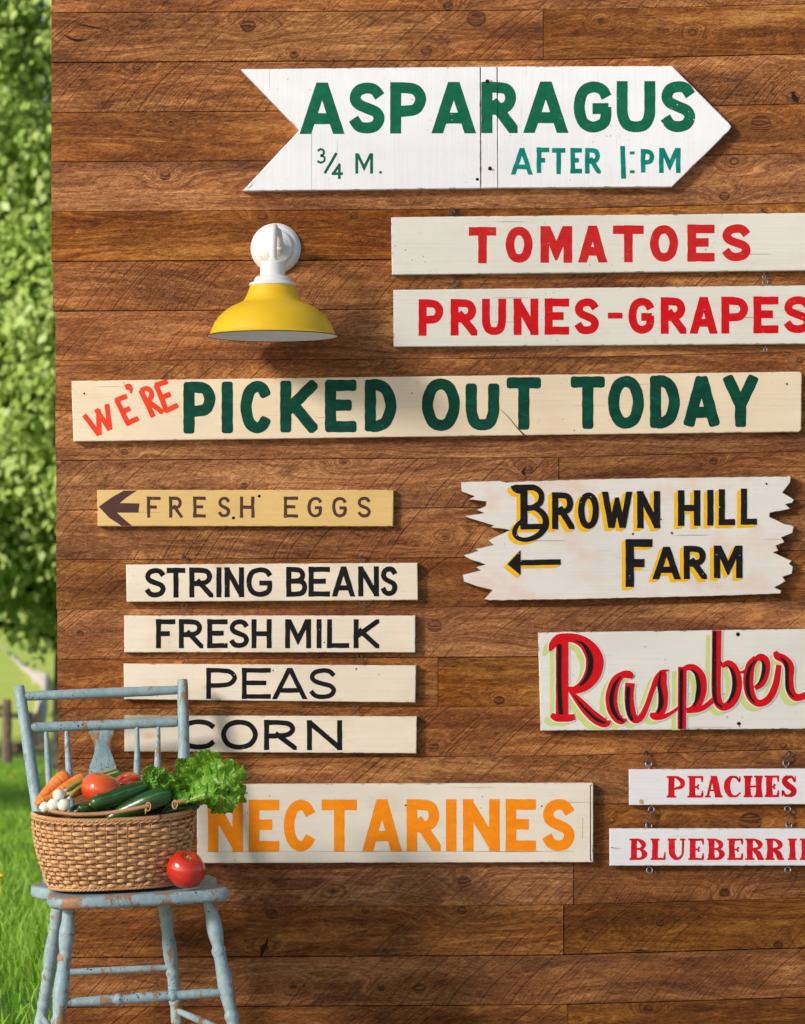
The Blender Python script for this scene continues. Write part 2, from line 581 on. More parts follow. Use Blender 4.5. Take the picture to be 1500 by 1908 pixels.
M['brown'] = mat_paint('brown_letter_paint', (0.075, 0.032, 0.028), (0.10, 0.045, 0.04), chips=(0.6, 0.4, 0.2))
M['yellow'] = mat_paint('yellow_shadow_paint', (0.78, 0.42, 0.010), (0.84, 0.50, 0.02))
M['lime'] = mat_paint('pale_green_shadow_paint', (0.50, 0.58, 0.20), (0.56, 0.63, 0.25))
M['ivory'] = mat_paint('ivory_outline_paint', (0.70, 0.675, 0.605), (0.72, 0.695, 0.62), chip_amt=0.0)
M['crimson'] = mat_paint('crimson_letter_paint', (0.50, 0.004, 0.010), (0.66, 0.015, 0.025), brush=0.9)
M['scarlet'] = mat_paint('scarlet_script_paint', (0.56, 0.003, 0.008), (0.62, 0.010, 0.012), rough=0.3)
M['iron'] = mat_simple('dark_iron', (0.07, 0.068, 0.07), 0.5, 0.5, 0.4, 200, metal=0.7)
M['steel'] = mat_simple('galvanised_steel', (0.30, 0.30, 0.31), 0.4, 0.5, 0.3, 200, metal=0.85)
M['rust'] = mat_simple('rusty_wire', (0.14, 0.08, 0.05), 0.7, 0.3, 0.4, 200, metal=0.3)
M['hole'] = mat_simple('dark_hole', (0.02, 0.013, 0.01), 0.9, 0.1)
M['lampwhite'] = mat_simple('white_enamel', (0.69, 0.675, 0.65), 0.42, 0.3, 0.01, 8)
M['lampyellow'] = mat_simple('yellow_enamel', (0.70, 0.43, 0.014), 0.45, 0.3, 0.02, 6)
M['lampin'] = mat_simple('white_inner_enamel', (0.80, 0.80, 0.80), 0.5, 0.3, 0.01, 8)
M['lampedge'] = mat_simple('black_enamel_edge', (0.015, 0.013, 0.013), 0.4, 0.4)
M['backing'] = mat_simple('black_building_felt', (0.02, 0.017, 0.015), 0.9, 0.1, 0.2, 10)
M['stud'] = mat_simple('pine_stud', (0.40, 0.27, 0.15), 0.8, 0.2, 0.15, 14, bump=0.001)


# ------------------------------------------------------------------ sign boards
def clip_poly(poly, x0, x1, y0, y1):
    def cl(p, inside, inter):
        out = []
        for i in range(len(p)):
            a, b = p[i - 1], p[i]
            ia, ib = inside(a), inside(b)
            if ib:
                if not ia: out.append(inter(a, b))
                out.append(b)
            elif ia: out.append(inter(a, b))
        return out
    def ix(c): return lambda a, b: (c, a[1] + (b[1] - a[1]) * (c - a[0]) / (b[0] - a[0]))
    def iy(c): return lambda a, b: (a[0] + (b[0] - a[0]) * (c - a[1]) / (b[1] - a[1]), c)
    for ins, it in ((lambda p: p[0] >= x0, ix(x0)), (lambda p: p[0] <= x1, ix(x1)), (lambda p: p[1] >= y0, iy(y0)), (lambda p: p[1] <= y1, iy(y1))):
        if len(poly) < 3: return []
        poly = cl(poly, ins, it)
    return poly if len(poly) >= 3 else []


def board(parent, outline, dfront, thick, mat, name='board', jit=0.16, inset=(1.2, 6.0), seed=1, step=14, bow=0):
    """outline: px points clockwise on screen; extruded board with a worn bevelled rim"""
    rr = random.Random(seed)
    pts = []
    n = len(outline)
    for i in range(n):
        a, b = outline[i], outline[(i + 1) % n]
        L = math.hypot(b[0] - a[0], b[1] - a[1])
        m = max(1, int(L / step))
        for j in range(m):
            t = j / m
            q = jit if j else 0
            pts.append((a[0] + (b[0] - a[0]) * t + rr.uniform(-q, q), a[1] + (b[1] - a[1]) * t + rr.uniform(-q, q)))
    N = len(pts)
    area = sum(pts[i - 1][0] * pts[i][1] - pts[i][0] * pts[i - 1][1] for i in range(N))
    sgn = 1 if area > 0 else -1

    def off(dist):
        out = []
        for i in range(N):
            a, b, c = pts[i - 1], pts[i], pts[(i + 1) % N]
            n1 = (-(b[1] - a[1]), b[0] - a[0]); n2 = (-(c[1] - b[1]), c[0] - b[0])
            l1 = math.hypot(*n1) or 1; l2 = math.hypot(*n2) or 1
            n1 = (n1[0] / l1, n1[1] / l1); n2 = (n2[0] / l2, n2[1] / l2)
            den = max(0.45, 1 + n1[0] * n2[0] + n1[1] * n2[1])
            out.append((b[0] + sgn * dist * (n1[0] + n2[0]) / den, b[1] + sgn * dist * (n1[1] + n2[1]) / den))
        return out
    rings = [(pts, dfront - thick, 1.0), (pts, dfront - 0.0012, 1.0), (off(inset[0]), dfront, 1.0), (off(inset[1]), dfront, 0.0)]
    V, E, F = [], [], []
    for ring, dd, e in rings:
        for q in ring:
            V.append(P(q[0], q[1], dfront)); V[-1].y = -dd; E.append(e)
    for r in range(3):
        for i in range(N):
            j = (i + 1) % N
            F.append((r * N + i, r * N + j, (r + 1) * N + j, (r + 1) * N + i))
    F.append(tuple(range(3 * N, 4 * N))); F.append(tuple(reversed(range(N))))
    o = obj(name, V, F, mat, parent, attrs={'edge': E})
    return fix_normals(o)


class Ink:
    """collects flat paint strokes at increasing tiny heights above a board"""
    def __init__(self, dfront, base=0.00025):
        self.d = dfront; self.h = base; self.V = []; self.F = []; self.marks = []; self.auto = False; self.rr = random.Random(int(dfront * 1e5) + 5)

    def poly(self, pts, h=None):
        h = self.h if h is None else h
        b = len(self.V)
        for q in pts:
            v = P(q[0], q[1], self.d); v.y -= h; self.V.append(v)
        self.F.append(tuple(range(b, b + len(pts))))

    def mark(self):
        if not self.marks or self.marks[-1] != len(self.F): self.marks.append(len(self.F))

    def shape(self, pts):
        if self.auto: self.mark()
        self.poly(pts); self.h += 0.00003

    def stroke(self, pts, w, smooth=True, closed=False, clip=None, rnd=0.0, wob=0.035, step=3.0, extend=0.0, clips=None):
        """pts: (x,y) or (x,y,widthfactor)"""
        if self.auto: self.mark()
        P3 = [(p[0], p[1], (p[2] if len(p) > 2 else 1.0) * w) for p in pts]
        if extend and not closed:
            e0, e1 = extend if isinstance(extend, tuple) else (extend, extend)
            a, b = np.array(P3[0]), np.array(P3[1]); d = (a - b)[:2]; d /= (np.linalg.norm(d) or 1)
            P3[0] = (a[0] + d[0] * e0, a[1] + d[1] * e0, a[2])
            a, b = np.array(P3[-1]), np.array(P3[-2]); d = (a - b)[:2]; d /= (np.linalg.norm(d) or 1)
            P3[-1] = (a[0] + d[0] * e1, a[1] + d[1] * e1, a[2])
        if smooth: C_ = catmull(P3, closed, step)
        else:
            C_ = []
            for i in range(len(P3) - (0 if closed else 1)):
                a, b = np.array(P3[i]), np.array(P3[(i + 1) % len(P3)])
                m = max(1, int(np.linalg.norm((b - a)[:2]) / (step * 2)))
                for j in range(m): C_.append(a + (b - a) * j / m)
            if not closed: C_.append(np.array(P3[-1], float))
        n = len(C_)
        ph = [self.rr.uniform(0, 6.28) for _ in range(4)]
        acc = [0.0]
        for i in range(1, n): acc.append(acc[-1] + math.hypot(*(C_[i] - C_[i - 1])[:2]))
        T = acc[-1]
        extra = []
        if rnd and not closed:          # softened ends
            r = rnd * w
            fr = [0, .04, .12, .3, .6, 1.0]
            new = []
            for side in (0, 1):
                pass
            S = sorted(set([0, T] + [r * f for f in fr] + [T - r * f for f in fr] + [a for a in acc if r < a < T - r]))
            A = np.array(C_)
            C_ = [np.array([np.interp(s, acc, A[:, c]) for c in range(3)]) for s in S]
            acc = S; n = len(C_)
            for i, s in enumerate(acc):
                e = min(s, T - s)
                if e < r:
                    q = 1 - e / r
                    k = (1 - q ** 2.4) ** (1 / 2.4) if q < 1 else 0
                    C_[i][2] -= 2 * r * (1 - k)
                    C_[i][2] = max(C_[i][2], 0.3)
        Lp, Rp = [], []
        for i in range(n):
            if closed: a, b = C_[i - 1], C_[(i + 1) % n]
            else: a, b = C_[max(0, i - 1)], C_[min(n - 1, i + 1)]
            d = (b - a)[:2]; L = np.linalg.norm(d) or 1
            nx, ny = -d[1] / L, d[0] / L
            s = acc[i]
            ww = C_[i][2] / 2
            w1 = ww * (1 + wob * (math.sin(s * .21 + ph[0]) * .6 + math.sin(s * .77 + ph[1]) * .4)) + wob * 3 * math.sin(s * .13 + ph[2])
            w2 = ww * (1 + wob * (math.sin(s * .25 + ph[2]) * .6 + math.sin(s * .69 + ph[3]) * .4)) + wob * 3 * math.sin(s * .11 + ph[1])
            w1 = max(w1, .15); w2 = max(w2, .15)
            Lp.append((C_[i][0] + nx * w1, C_[i][1] + ny * w1)); Rp.append((C_[i][0] - nx * w2, C_[i][1] - ny * w2))
        m = n if closed else n - 1
        for cb in (clips or [None]):
            for i in range(m):
                j = (i + 1) % n
                q = [Lp[i], Lp[j], Rp[j], Rp[i]]
                if clip: q = clip_poly(q, *clip)
                if q and cb: q = clip_poly(q, *cb)
                if q: self.poly(q)
        self.h += 0.00003

    def build(self, name, mat, parent):
        """one flat mesh per painted letter (or per stroke where marks were set)"""
        cuts = [m for m in self.marks if m < len(self.F)] or [0]
        if cuts[0] != 0: cuts = [0] + cuts
        cuts.append(len(self.F))
        if len(cuts) > 2 and name == 'lettering': name = 'letter'
        for a, b in zip(cuts[:-1], cuts[1:]):
            if a == b: continue
            F = self.F[a:b]
            lo = min(min(f) for f in F); hi = max(max(f) for f in F)
            o = obj(name, self.V[lo:hi + 1], [tuple(i - lo for i in f) for f in F], mat, parent)
            bm = bmesh.new(); bm.from_mesh(o.data)
            bmesh.ops.remove_doubles(bm, verts=bm.verts[:], dist=1e-6)
            for f in bm.faces:
                if f.normal.y > 0: f.normal_flip()
            bm.to_mesh(o.data); bm.free()
        return o


# ------------------------------------------------------------------ wooden wall
def seam_y(i, px):
    yl = 24 + 92.65 * i
    ym = yl - 5.5
    yr = 8 + 92.5 * i
    if px < 1040: return yl + (ym - yl) * (px - 97) / 943
    return ym + (yr - ym) * (px - 1040) / 460


KNOTS = [(462, 48, 13), (548, 103, 7), (795, 95, 9), (888, 35, 16), (319, 230, 5), (308, 328, 9), (490, 407, 9), (303, 549, 5),
         (835, 12, 9), (912, 74, 8), (1478, 181, 11), (1418, 232, 17), (1368, 301, 8), (1350, 366, 9), (660, 402, 7), (985, 876, 8),
         (232, 842, 6), (810, 1166, 12), (808, 1392, 9), (865, 1643, 11), (507, 1703, 10), (681, 1697, 6), (861, 1696, 8), (546, 1836, 7),
         (710, 1841, 6), (781, 1841, 10), (493, 1766, 7), (1350, 1663, 9), (1208, 1880, 8), (1398, 1531, 19), (1082, 1530, 17), (930, 1305, 9),
         (1108, 735, 6), (1290, 60, 7), (1120, 40, 6), (255, 130, 7), (1490, 672, 5), (640, 860, 6), (830, 1000, 7), (150, 1180, 6),
         (1460, 1390, 6), (1230, 1720, 7), (210, 1600, 6), (455, 905, 6), (145, 65, 9), (1450, 1760, 8), (340, 1770, 5), (1330, 860, 7), (1100, 1410, 5), (620, 1660, 5)]

wall = thing('wooden_wall', 'wall of rough sawn reddish brown horizontal cedar planks behind all the signs', 'wall', (0.5, 0, 0))
LEFT = {}
for i in range(-9, 24):
    LEFT[i] = 96 if i < 5 else 99 if i < 6 else 103.5 if i < 9 else 105 if i < 12 else 107 if i < 14 else 109
rs = random.Random(11)
TONES = {-1: (1.05, 1.0), 0: (.96, 1.0), 1: (1.02, 1.0), 2: (.90, 1.03), 3: (1.10, .97), 4: (.88, 1.06), 5: (1.0, 1.0), 6: (1.06, .98), 7: (1.0, 1.0),
         8: (1.06, .97), 9: (1.08, .96), 10: (.98, .98), 11: (.92, 1.03), 12: (1.06, .97), 13: (.92, 1.03), 14: (.97, 1.02), 15: (.98, 1.0), 16: (.84, 1.05),
         17: (.90, .97), 18: (.78, 1.05), 19: (.84, 1.0), 20: (.76, 1.04)}
plank_n = 0
for i in range(-9, 21):
    joints = {0: 1012, 5: 1560, 9: 1041, 13: 816, 15: 1700, 17: 1068, 18: 1050, 20: 1058, 3: 1820, -2: 700, -4: 1250, -5: 600}.get(i)
    ends = [LEFT[i]] + ([joints] if joints else []) + [2350 + rs.uniform(-4, 4)]
    for j in range(len(ends) - 1):
        a, b = ends[j] + (0.6 if j else 0), ends[j + 1] - 0.6
        fr = rs.uniform(0.0, 0.0030)
        gap = rs.choice([0.35, 0.6, 0.9, 1.3])
        stations = [a] + ([1040] if a < 1000 and b > 1080 else [(a * .6 + b * .4)]) + [a * .2 + b * .8, b]
        stations = sorted(stations)
        V = []
        for px in stations:
            jt, jb = rs.uniform(-.35, .35), rs.uniform(-.35, .35)
            yt = seam_y(i, px) + gap + jt; yb = seam_y(i + 1, px) - 0.25 + jb
            for py, dd in ((yt, -0.020), (yt, fr - 0.0012), (yt + 1.0, fr), (yb - 1.0, fr), (yb, fr - 0.0012), (yb, -0.020)):
                p = P(px, py, 0); V.append(Vector((p.x, -dd, p.z)))
        F = []
        for s in range(len(stations) - 1):
            for k in range(6):
                k2 = (k + 1) % 6
                F.append((s * 6 + k, s * 6 + k2, (s + 1) * 6 + k2, (s + 1) * 6 + k))
        F.append(tuple(range(6))); F.append(tuple(reversed(range((len(stations) - 1) * 6, len(stations) * 6))))
        o = fix_normals(obj('plank', V, F, M['plank'], wall))
        tn, st = TONES.get(i, (1.0, 1.0))
        if j == 1: tn *= rs.uniform(.74, .86); st *= 1.04
        o['seed'] = float(rs.uniform(0, 9)); o['tone'] = float(tn * rs.uniform(.95, 1.05)); o['sat'] = float(st)
        o['saw'] = float(rs.choice([0.2, 0.45, 0.7, 0.9, 1.0]))
        o['lean'] = float(rs.uniform(0.34, 0.62))
        o['zc'] = float(P(0, seam_y(i + 1, 500) + rs.uniform(-10, 70)).z)
        ks = [k for k in KNOTS if seam_y(i, k[0]) <= k[1] < seam_y(i + 1, k[0]) and a <= k[0] < b]
        while len(ks) < 4:
            if len(ks) < 2 and b > 1600:
                px = rs.uniform(max(a, 1560), b); ks.append((px, seam_y(i, px) + rs.uniform(10, 80), rs.uniform(4, 12)))
            else: ks.append((-20000, 0, 5))
        for q, (kx, ky, kr) in enumerate(ks[:4]):
            p = P(kx, ky)
            o['knot%d' % q] = [p.x, p.z, kr * K()]
        plank_n += 1
xl, xr = P(112, 0).x, P(2340, 0).x
for cr in ([(115, 61, .3), (124, 68, 1), (137, 74, 1.5), (150, 75, 1.4), (166, 72, .3)], [(138, 45, .2), (155, 47, .8), (185, 53, .6), (205, 58, .2)],
           [(500, 1742, .3), (496, 1758, 2), (490, 1770, 3), (486, 1782, 1.5)], [(288, 391, .5), (295, 388.5, 2), (302, 391, .5)], [(1476, 170, .5), (1480, 182, 4), (1486, 190, 1)],
           [(1180, 1771, .3), (1190, 1770.5, 1), (1202, 1771, .3)], [(980, 868, .3), (974, 880, 2.2), (980, 886, .4)]):
    ink_ = Ink(.0024, .0004)
    ink_.stroke(cr, 2.4, wob=.12, step=2)
    ink_.build('split', M['hole'], wall)
V, F = box(xl, xr, 0.0205, 0.032, 0.03, P(0, seam_y(-9, 0) + 6).z)  # dark sheet added behind the planks to stop light through the gaps
obj('gap_light_block', V, F, M['backing'], wall)
for px in (125, 560, 1000, 1440, 1880, 2320):
    x = P(px, 0).x
    V, F = box(x - 0.022, x + 0.022, 0.0325, 0.122, 0.0, 3.2)
    obj('stud', V, F, M['stud'], wall)


X = 1  # marker for strokes that run on and are cut by the letter box
GL = {
    'A': [('l', [(0, -1), (.5, 2)], X), ('l', [(1, -1), (.5, 2)], X), ('l', [(.20, .24), (.80, .24)], 0)],
    'B': [('l', [(0, 0), (0, 1)], X), ('c', [(0, 1), (.35, 1), (.72, .96), (.88, .77), (.72, .58), (.35, .53), (0, .53)], 0), ('c', [(.2, .53), (.45, .53), (.85, .49), (1, .27), (.85, .05), (.4, 0), (0, 0)], 0)],
    'C': [('c', [(1, .80), (.82, .95), (.5, 1.0), (.16, .86), (0, .5), (.16, .14), (.5, 0), (.82, .05), (1, .20)], 0)],
    'D': [('l', [(0, 0), (0, 1)], X), ('c', [(0, 1), (.35, 1), (.78, .87), (1, .5), (.78, .13), (.35, 0), (0, 0)], 0)],
    'E': [('l', [(0, 0), (0, 1)], X), ('l', [(0, 1), (1, 1)], X), ('l', [(0, .52), (.92, .52)], 0), ('l', [(0, 0), (1, 0)], X)],
    'F': [('l', [(0, 0), (0, 1)], X), ('l', [(0, 1), (1, 1)], X), ('l', [(0, .50), (.80, .50)], 0)],
    'G': [('c', [(1, .78), (.85, .94), (.5, 1), (.14, .87), (0, .5), (.14, .13), (.5, 0), (.88, .08), (1, .25), (1, .46)], 0), ('l', [(.5, .46), (1.1, .46)], 0)],
    'H': [('l', [(0, 0), (0, 1)], X), ('l', [(1, 0), (1, 1)], X), ('l', [(0, .5), (1, .5)], 0)],
    'I': [('l', [(.5, 0), (.5, 1)], X)],
    'K': [('l', [(0, 0), (0, 1)], X), ('l', [(1, 1), (.05, .40)], X), ('l', [(.28, .56), (1, 0)], X)],
    'L': [('l', [(0, 0), (0, 1)], X), ('l', [(0, 0), (1, 0)], X)],
    'M': [('l', [(0, 0), (0, 1)], X), ('l', [(0.03, 2), (.5, .24)], X, 'L'), ('l', [(.97, 2), (.5, .24)], X, 'R'), ('l', [(1, 0), (1, 1)], X)],
    'N': [('l', [(0, 0), (0, 1)], X), ('l', [(0.02, 1), (.98, 0)], X), ('l', [(1, 0), (1, 1)], X)],
    'O': [('o', [(.5, 1), (.84, .88), (1, .5), (.84, .12), (.5, 0), (.16, .12), (0, .5), (.16, .88)], 0)],
    'P': [('l', [(0, 0), (0, 1)], X), ('c', [(0, 1), (.4, 1), (.82, .94), (1, .72), (.82, .48), (.4, .42), (0, .42)], 0)],
    'R': [('l', [(0, 0), (0, 1)], X), ('c', [(0, 1), (.4, 1), (.8, .95), (.95, .74), (.8, .53), (.4, .46), (0, .46)], 0), ('l', [(.45, .46), (1, 0)], X)],
    'S': [('c', [(.98, .82), (.8, .96), (.5, 1), (.16, .93), (.03, .75), (.16, .60), (.5, .50), (.86, .40), (.99, .24), (.84, .06), (.5, 0), (.18, .05), (0, .20)], 0)],
    'T': [('l', [(.5, 0), (.5, 1)], X), ('l', [(0, 1), (1, 1)], X)],
    'U': [('c', [(0, 1.3), (0, 1), (0, .6), (.02, .28), (.18, .06), (.5, 0), (.82, .06), (.98, .28), (1, .6), (1, 1), (1, 1.3)], 2)],
    'W': [('l', [(0, 2), (.27, -1)], X), ('l', [(.27, -1), (.5, .72)], X, 'L'), ('l', [(.73, -1), (.5, .72)], X, 'R'), ('l', [(1, 2), (.73, -1)], X)],
    'Y': [('l', [(0, 2), (.5, .40)], X, 'L'), ('l', [(1, 2), (.5, .40)], X, 'R'), ('l', [(.5, 0), (.5, .48)], 's')],
    '-': [('l', [(0, .5), (1, .5)], X)],
    '3': [('c', [(.05, .88), (.4, 1), (.85, .9), (.85, .65), (.45, .52), (.4, .52), (.95, .42), (.95, .12), (.45, 0), (0, .1)], 0)],
    '4': [('l', [(.75, 0), (.75, 1)], X), ('l', [(.75, 1), (0, .32)], 0), ('l', [(0, .3), (1, .3)], X)],
}


def letter(ink, ch, x0, x1, yt, yb, w, rnd=0.0, dx=0, dy=0, clips=None, wob=.035, wy=None):
    x0 += dx; x1 += dx; yt += dy; yb += dy
    ink.mark()
    hx = w / 2; wy = wy or w; hy = wy / 2
    if ch in 'AWY' and not rnd: hx *= 1.05
    def mp(u, v):
        y = yt + (hy * .3 if rnd else 0) if v == 2 else yb - (hy * .3 if rnd else 0) if v == -1 else yb - hy - v * (yb - yt - 2 * hy)
        return (x0 + hx + u * (x1 - x0 - 2 * hx), y)
    clip = (x0 - .4, x1 + .4, yt - .4, yb + .4)
    h0 = ink.h
    ink.par = not getattr(ink, 'par', False)
    if ink.par: ink.h += 0.000015
    for ent in GL[ch]:
        kind, pts, fl = ent[:3]
        side = ent[3] if len(ent) > 3 else None
        q = [mp(*p) for p in pts]
        cp = clip
        if side == 'L': cp = (clip[0], q[-1][0], clip[2], clip[3])
        if side == 'R': cp = (q[-1][0], clip[1], clip[2], clip[3])
        edge_end = [p[1] in (2, -1) for p in pts]
        if rnd:
            if fl == 2: q = q[1:-1]
            if fl == X or fl == 's':
                e0 = 0 if edge_end[0] else w * .47
                e1 = 0 if (edge_end[-1] or fl == 's') else w * (.47 if not side else .8)
                ink.stroke(q, w, smooth=False, rnd=rnd, extend=(e0, e1), clip=cp, clips=clips, wob=wob)
            elif kind == 'o': ink.stroke(q, w, closed=True, clip=clip, clips=clips, wob=wob)
            elif kind == 'c': ink.stroke(q, w, rnd=rnd, extend=w * .2 if ch in 'CS' else 0, clip=clip, clips=clips, wob=wob)
            else: ink.stroke(q, w, smooth=False, rnd=rnd, extend=w * .2, clip=clip, clips=clips, wob=wob)
        else:
            if kind == 'o': ink.stroke(q, w, closed=True, clip=clip, clips=clips, wob=wob)
            elif kind == 'c': ink.stroke(q, w, clip=clip, clips=clips, extend=w * .15 if ch in 'CSG3' else 0, wob=wob)
            else: ink.stroke(q, w, smooth=False, extend=(w * .9, 0 if fl == 's' else w * .9) if fl else 0, clip=cp, clips=clips, wob=wob)
    ink.h = h0


def word(ink, spec, yl, yr, w, x_ref, **kw):
    """spec: list (ch, x0, x1) ; yl/yr = (top,bottom) at x_ref[0], x_ref[1]"""
    for s in spec:
        ch, x0, x1 = s[:3]
        t = ((x0 + x1) / 2 - x_ref[0]) / (x_ref[1] - x_ref[0])
        yt = yl[0] + (yr[0] - yl[0]) * t; yb = yl[1] + (yr[1] - yl[1]) * t
        letter(ink, ch, x0, x1, yt, yb, w, **kw)


def disc(parent, px, py, r, dfront, mat, name, h=0.0004, n=14, wob=.15):
    rr = random.Random(int(px * 7 + py))
    c = []
    for k in range(n):
        a = 2 * math.pi * k / n; q = r * (1 + rr.uniform(-wob, wob))
        c.append((px + q * math.cos(a), py + q * math.sin(a)))
    V = []
    for q in c:
        v = P(*q, dfront); v.y = -dfront - h; V.append(v)
    for q in c:
        v = P(*q, dfront); v.y = -dfront + 0.001; V.append(v)
    F = [tuple(range(n))] + [(k, (k + 1) % n, n + (k + 1) % n, n + k) for k in range(n)]
    return fix_normals(obj(name, V, F, mat, parent))


def ring_eye(parent, px, py, r, d, tr, mat, name='screw_eye', up=0):
    """wire eye with its shank; up: px length of the shank upward (negative: downward)"""
    k = K(d)
    c = P(px, py, d)
    pts = []
    for i in range(18):
        a = 2 * math.pi * i / 18
        pts.append(c + Vector((math.cos(a) * r * k, math.sin(a) * r * k * .25, math.sin(a) * r * k)))
    parts = [tube(pts, [tr] * 18, 8, closed=True)]
    if up:
        s = 1 if up > 0 else -1
        parts.append(tube([c + Vector((0, 0, s * r * k)), c + Vector((0, 0, (up) * k))], [tr, tr], 8))
    return obj(name, *merge(parts), mat, parent, smooth=True)


def sign(name, label, px, py, cat='sign', group=None):
    return thing(name, label, cat, P(px, py, 0), group)


# ---- asparagus arrow
D0 = 0.024
s = sign('arrow_sign', 'large white arrow shaped board lettered ASPARAGUS in green, at the top of the wall', 900, 240)
board(s, [(448, 129), (670, 126.5), (894.6, 124.4), (895.6, 350.6), (670, 353.5), (452, 355.4), (558, 242.5)], D0, .022, M['white_sign'], seed=2)
board(s, [(896.4, 124.3), (926, 124), (927.5, 350), (897.2, 350.6)], D0, .022, M['white_sign'], name='middle_strip', seed=3)
board(s, [(927.4, 124), (1252, 123), (1358, 229), (1363, 236), (1358, 244), (1252, 348), (928.5, 350)], D0, .022, M['white_sign'], seed=4)
ink = Ink(D0)
cl = [(0, 895, 0, 2000), (896, 926.6, 0, 2000), (927.8, 3000, 0, 2000)]
word(ink, [('A', 558.4, 642), ('S', 650, 717), ('P', 727, 794), ('A', 804, 887), ('R', 897, 964), ('A', 975, 1059), ('G', 1069, 1139), ('U', 1149, 1221), ('S', 1231, 1296)],
     (154.4, 249.4), (151, 246), 20.5, (558, 1296), clips=cl, wob=.02)
letter(ink, '3', 590, 607, 276, 305, 4.2)
ink.mark()
ink.stroke([(627, 285), (605, 323)], 5, smooth=False)
letter(ink, '4', 618.5, 638.5, 305, 333, 5)
letter(ink, 'M', 662, 695, 286, 323, 5.4)
ink.mark()
ink.stroke([(706.5, 321), (711.5, 321)], 5, smooth=False, rnd=.4)
ink.build('letter', M['green'], s)
ink = Ink(D0)
for a in [('A', 952, 993, 276, 325), ('F', 1000, 1023, 275, 322), ('T', 1029, 1053, 276, 324), ('E', 1063, 1084, 276, 323), ('R', 1090, 1119, 276, 323), ('P', 1194, 1219, 278, 321), ('M', 1228, 1268, 276, 322)]:
    letter(ink, *a, 8.6, wob=.07)
ink.auto = True
ink.stroke([(1160, 272), (1162, 333)], 9, smooth=False)
ink.stroke([(1173.5, 285), (1182.5, 285)], 5.5, smooth=False)
ink.stroke([(1173.5, 320), (1182.5, 320)], 5.5, smooth=False)
ink.build('small_letter', M['teal'], s)
for a in ((908, 152, 4), (913, 314, 3.8), (889.5, 334, 3)):
    disc(s, *a, D0, M['hole'], 'nail_hole')
for a in ((915, 152, 3.2), (919, 317, 2.5)):
    disc(s, *a, D0, M['stud'], 'splinter', h=.0002, wob=.4)

# ---- tomatoes
D0 = 0.020
s = sign('tomatoes_sign', 'white board lettered TOMATOES in red, upper of the two at top right', 1180, 455)
board(s, [(728.6, 404.6), (1500, 396.8), (1640, 395.5), (1640, 502), (1500, 503.6), (1100, 508), (730.4, 511.7)], D0, .019, M['grey_sign'], seed=5)
ink = Ink(D0)
word(ink, [('T', 874, 924), ('O', 942, 992.5), ('M', 1007, 1066), ('A', 1077, 1131.6), ('T', 1142.5, 1199), ('O', 1211, 1263.4), ('E', 1281, 1331), ('S', 1345, 1399)],
     (423.5, 490.5), (417.5, 486.5), 16, (874, 1399))
ink.build('lettering', M['red2'], s)
ring_eye(s, 842, 395, 5.5, .012, .0011, M['iron'], up=-12)
ring_eye(s, 847, 522, 3, .012, .0009, M['iron'], up=14)
ring_eye(s, 1424, 516, 3, .012, .0009, M['steel'], up=14)

# ---- prunes grapes
s = sign('prunes_grapes_sign', 'white board lettered PRUNES-GRAPES in bright red, just above the picked out today board', 1180, 590)
board(s, [(733, 540), (1500, 531.7), (1640, 530.5), (1640, 639), (1500, 640.4), (1100, 643.5), (733.5, 646)], D0, .019, M['grey_sign'], seed=6)
ink = Ink(D0)
word(ink, [('P', 780, 826), ('R', 839.6, 889), ('U', 898, 943), ('N', 957, 1003), ('E', 1015, 1060), ('S', 1070, 1116.5)], (558, 625.6), (555.8, 622.8), 14.8, (780, 1116))
letter(ink, '-', 1133, 1159.4, 582.7, 593.6, 11)
word(ink, [('G', 1171, 1218.7), ('R', 1231, 1278.5), ('A', 1284.7, 1337.5), ('P', 1344, 1394), ('E', 1404, 1450), ('S', 1460, 1513)], (555, 622), (551.8, 620.5), 14.8, (1171, 1510))
ink.build('lettering', M['red'], s)
ring_eye(s, 847.4, 530.7, 5, .012, .0010, M['iron'], up=-10)
ring_eye(s, 1426, 526, 5, .012, .0010, M['steel'], up=-9)
ring_eye(s, 845, 655, 3.5, .012, .0009, M['iron'], up=12)
ring_eye(s, 1426, 652, 3.5, .012, .0009, M['steel'], up=12)

# ---- picked out today
D0 = 0.022
s = sign('picked_out_today_sign', "longest cream board, lettered WE'RE PICKED OUT TODAY in red and dark green", 810, 757)
board(s, [(133, 709.7), (800, 701), (1490, 692.5), (1494, 696), (1493, 800), (1489, 804.5), (1000, 810.5), (137, 822.6)], D0, .021, M['cream_sign'], seed=7)
ink = Ink(D0)
word(ink, [('P', 341.7, 401.5), ('I', 412, 435), ('C', 448, 505.5), ('K', 522, 591.6), ('E', 605.4, 665), ('D', 679.6, 738.8), ('O', 786, 857), ('U', 867.6, 930.4), ('T', 943.3, 1008.6),
           ('T', 1062.7, 1127.7), ('O', 1132.7, 1200), ('D', 1211, 1267), ('A', 1272, 1342.7), ('Y', 1344, 1415.7)], (711.5, 809), (697, 796), 21, (341, 1415), rnd=.3, wob=.04)
ink.build('lettering', M['dgreen'], s)
ink = Ink(D0)


def z1(pts, sc=3.261, ox=120, oy=680):
    return [(p[0] / sc + ox, p[1] / sc + oy) + tuple(p[2:]) for p in pts]


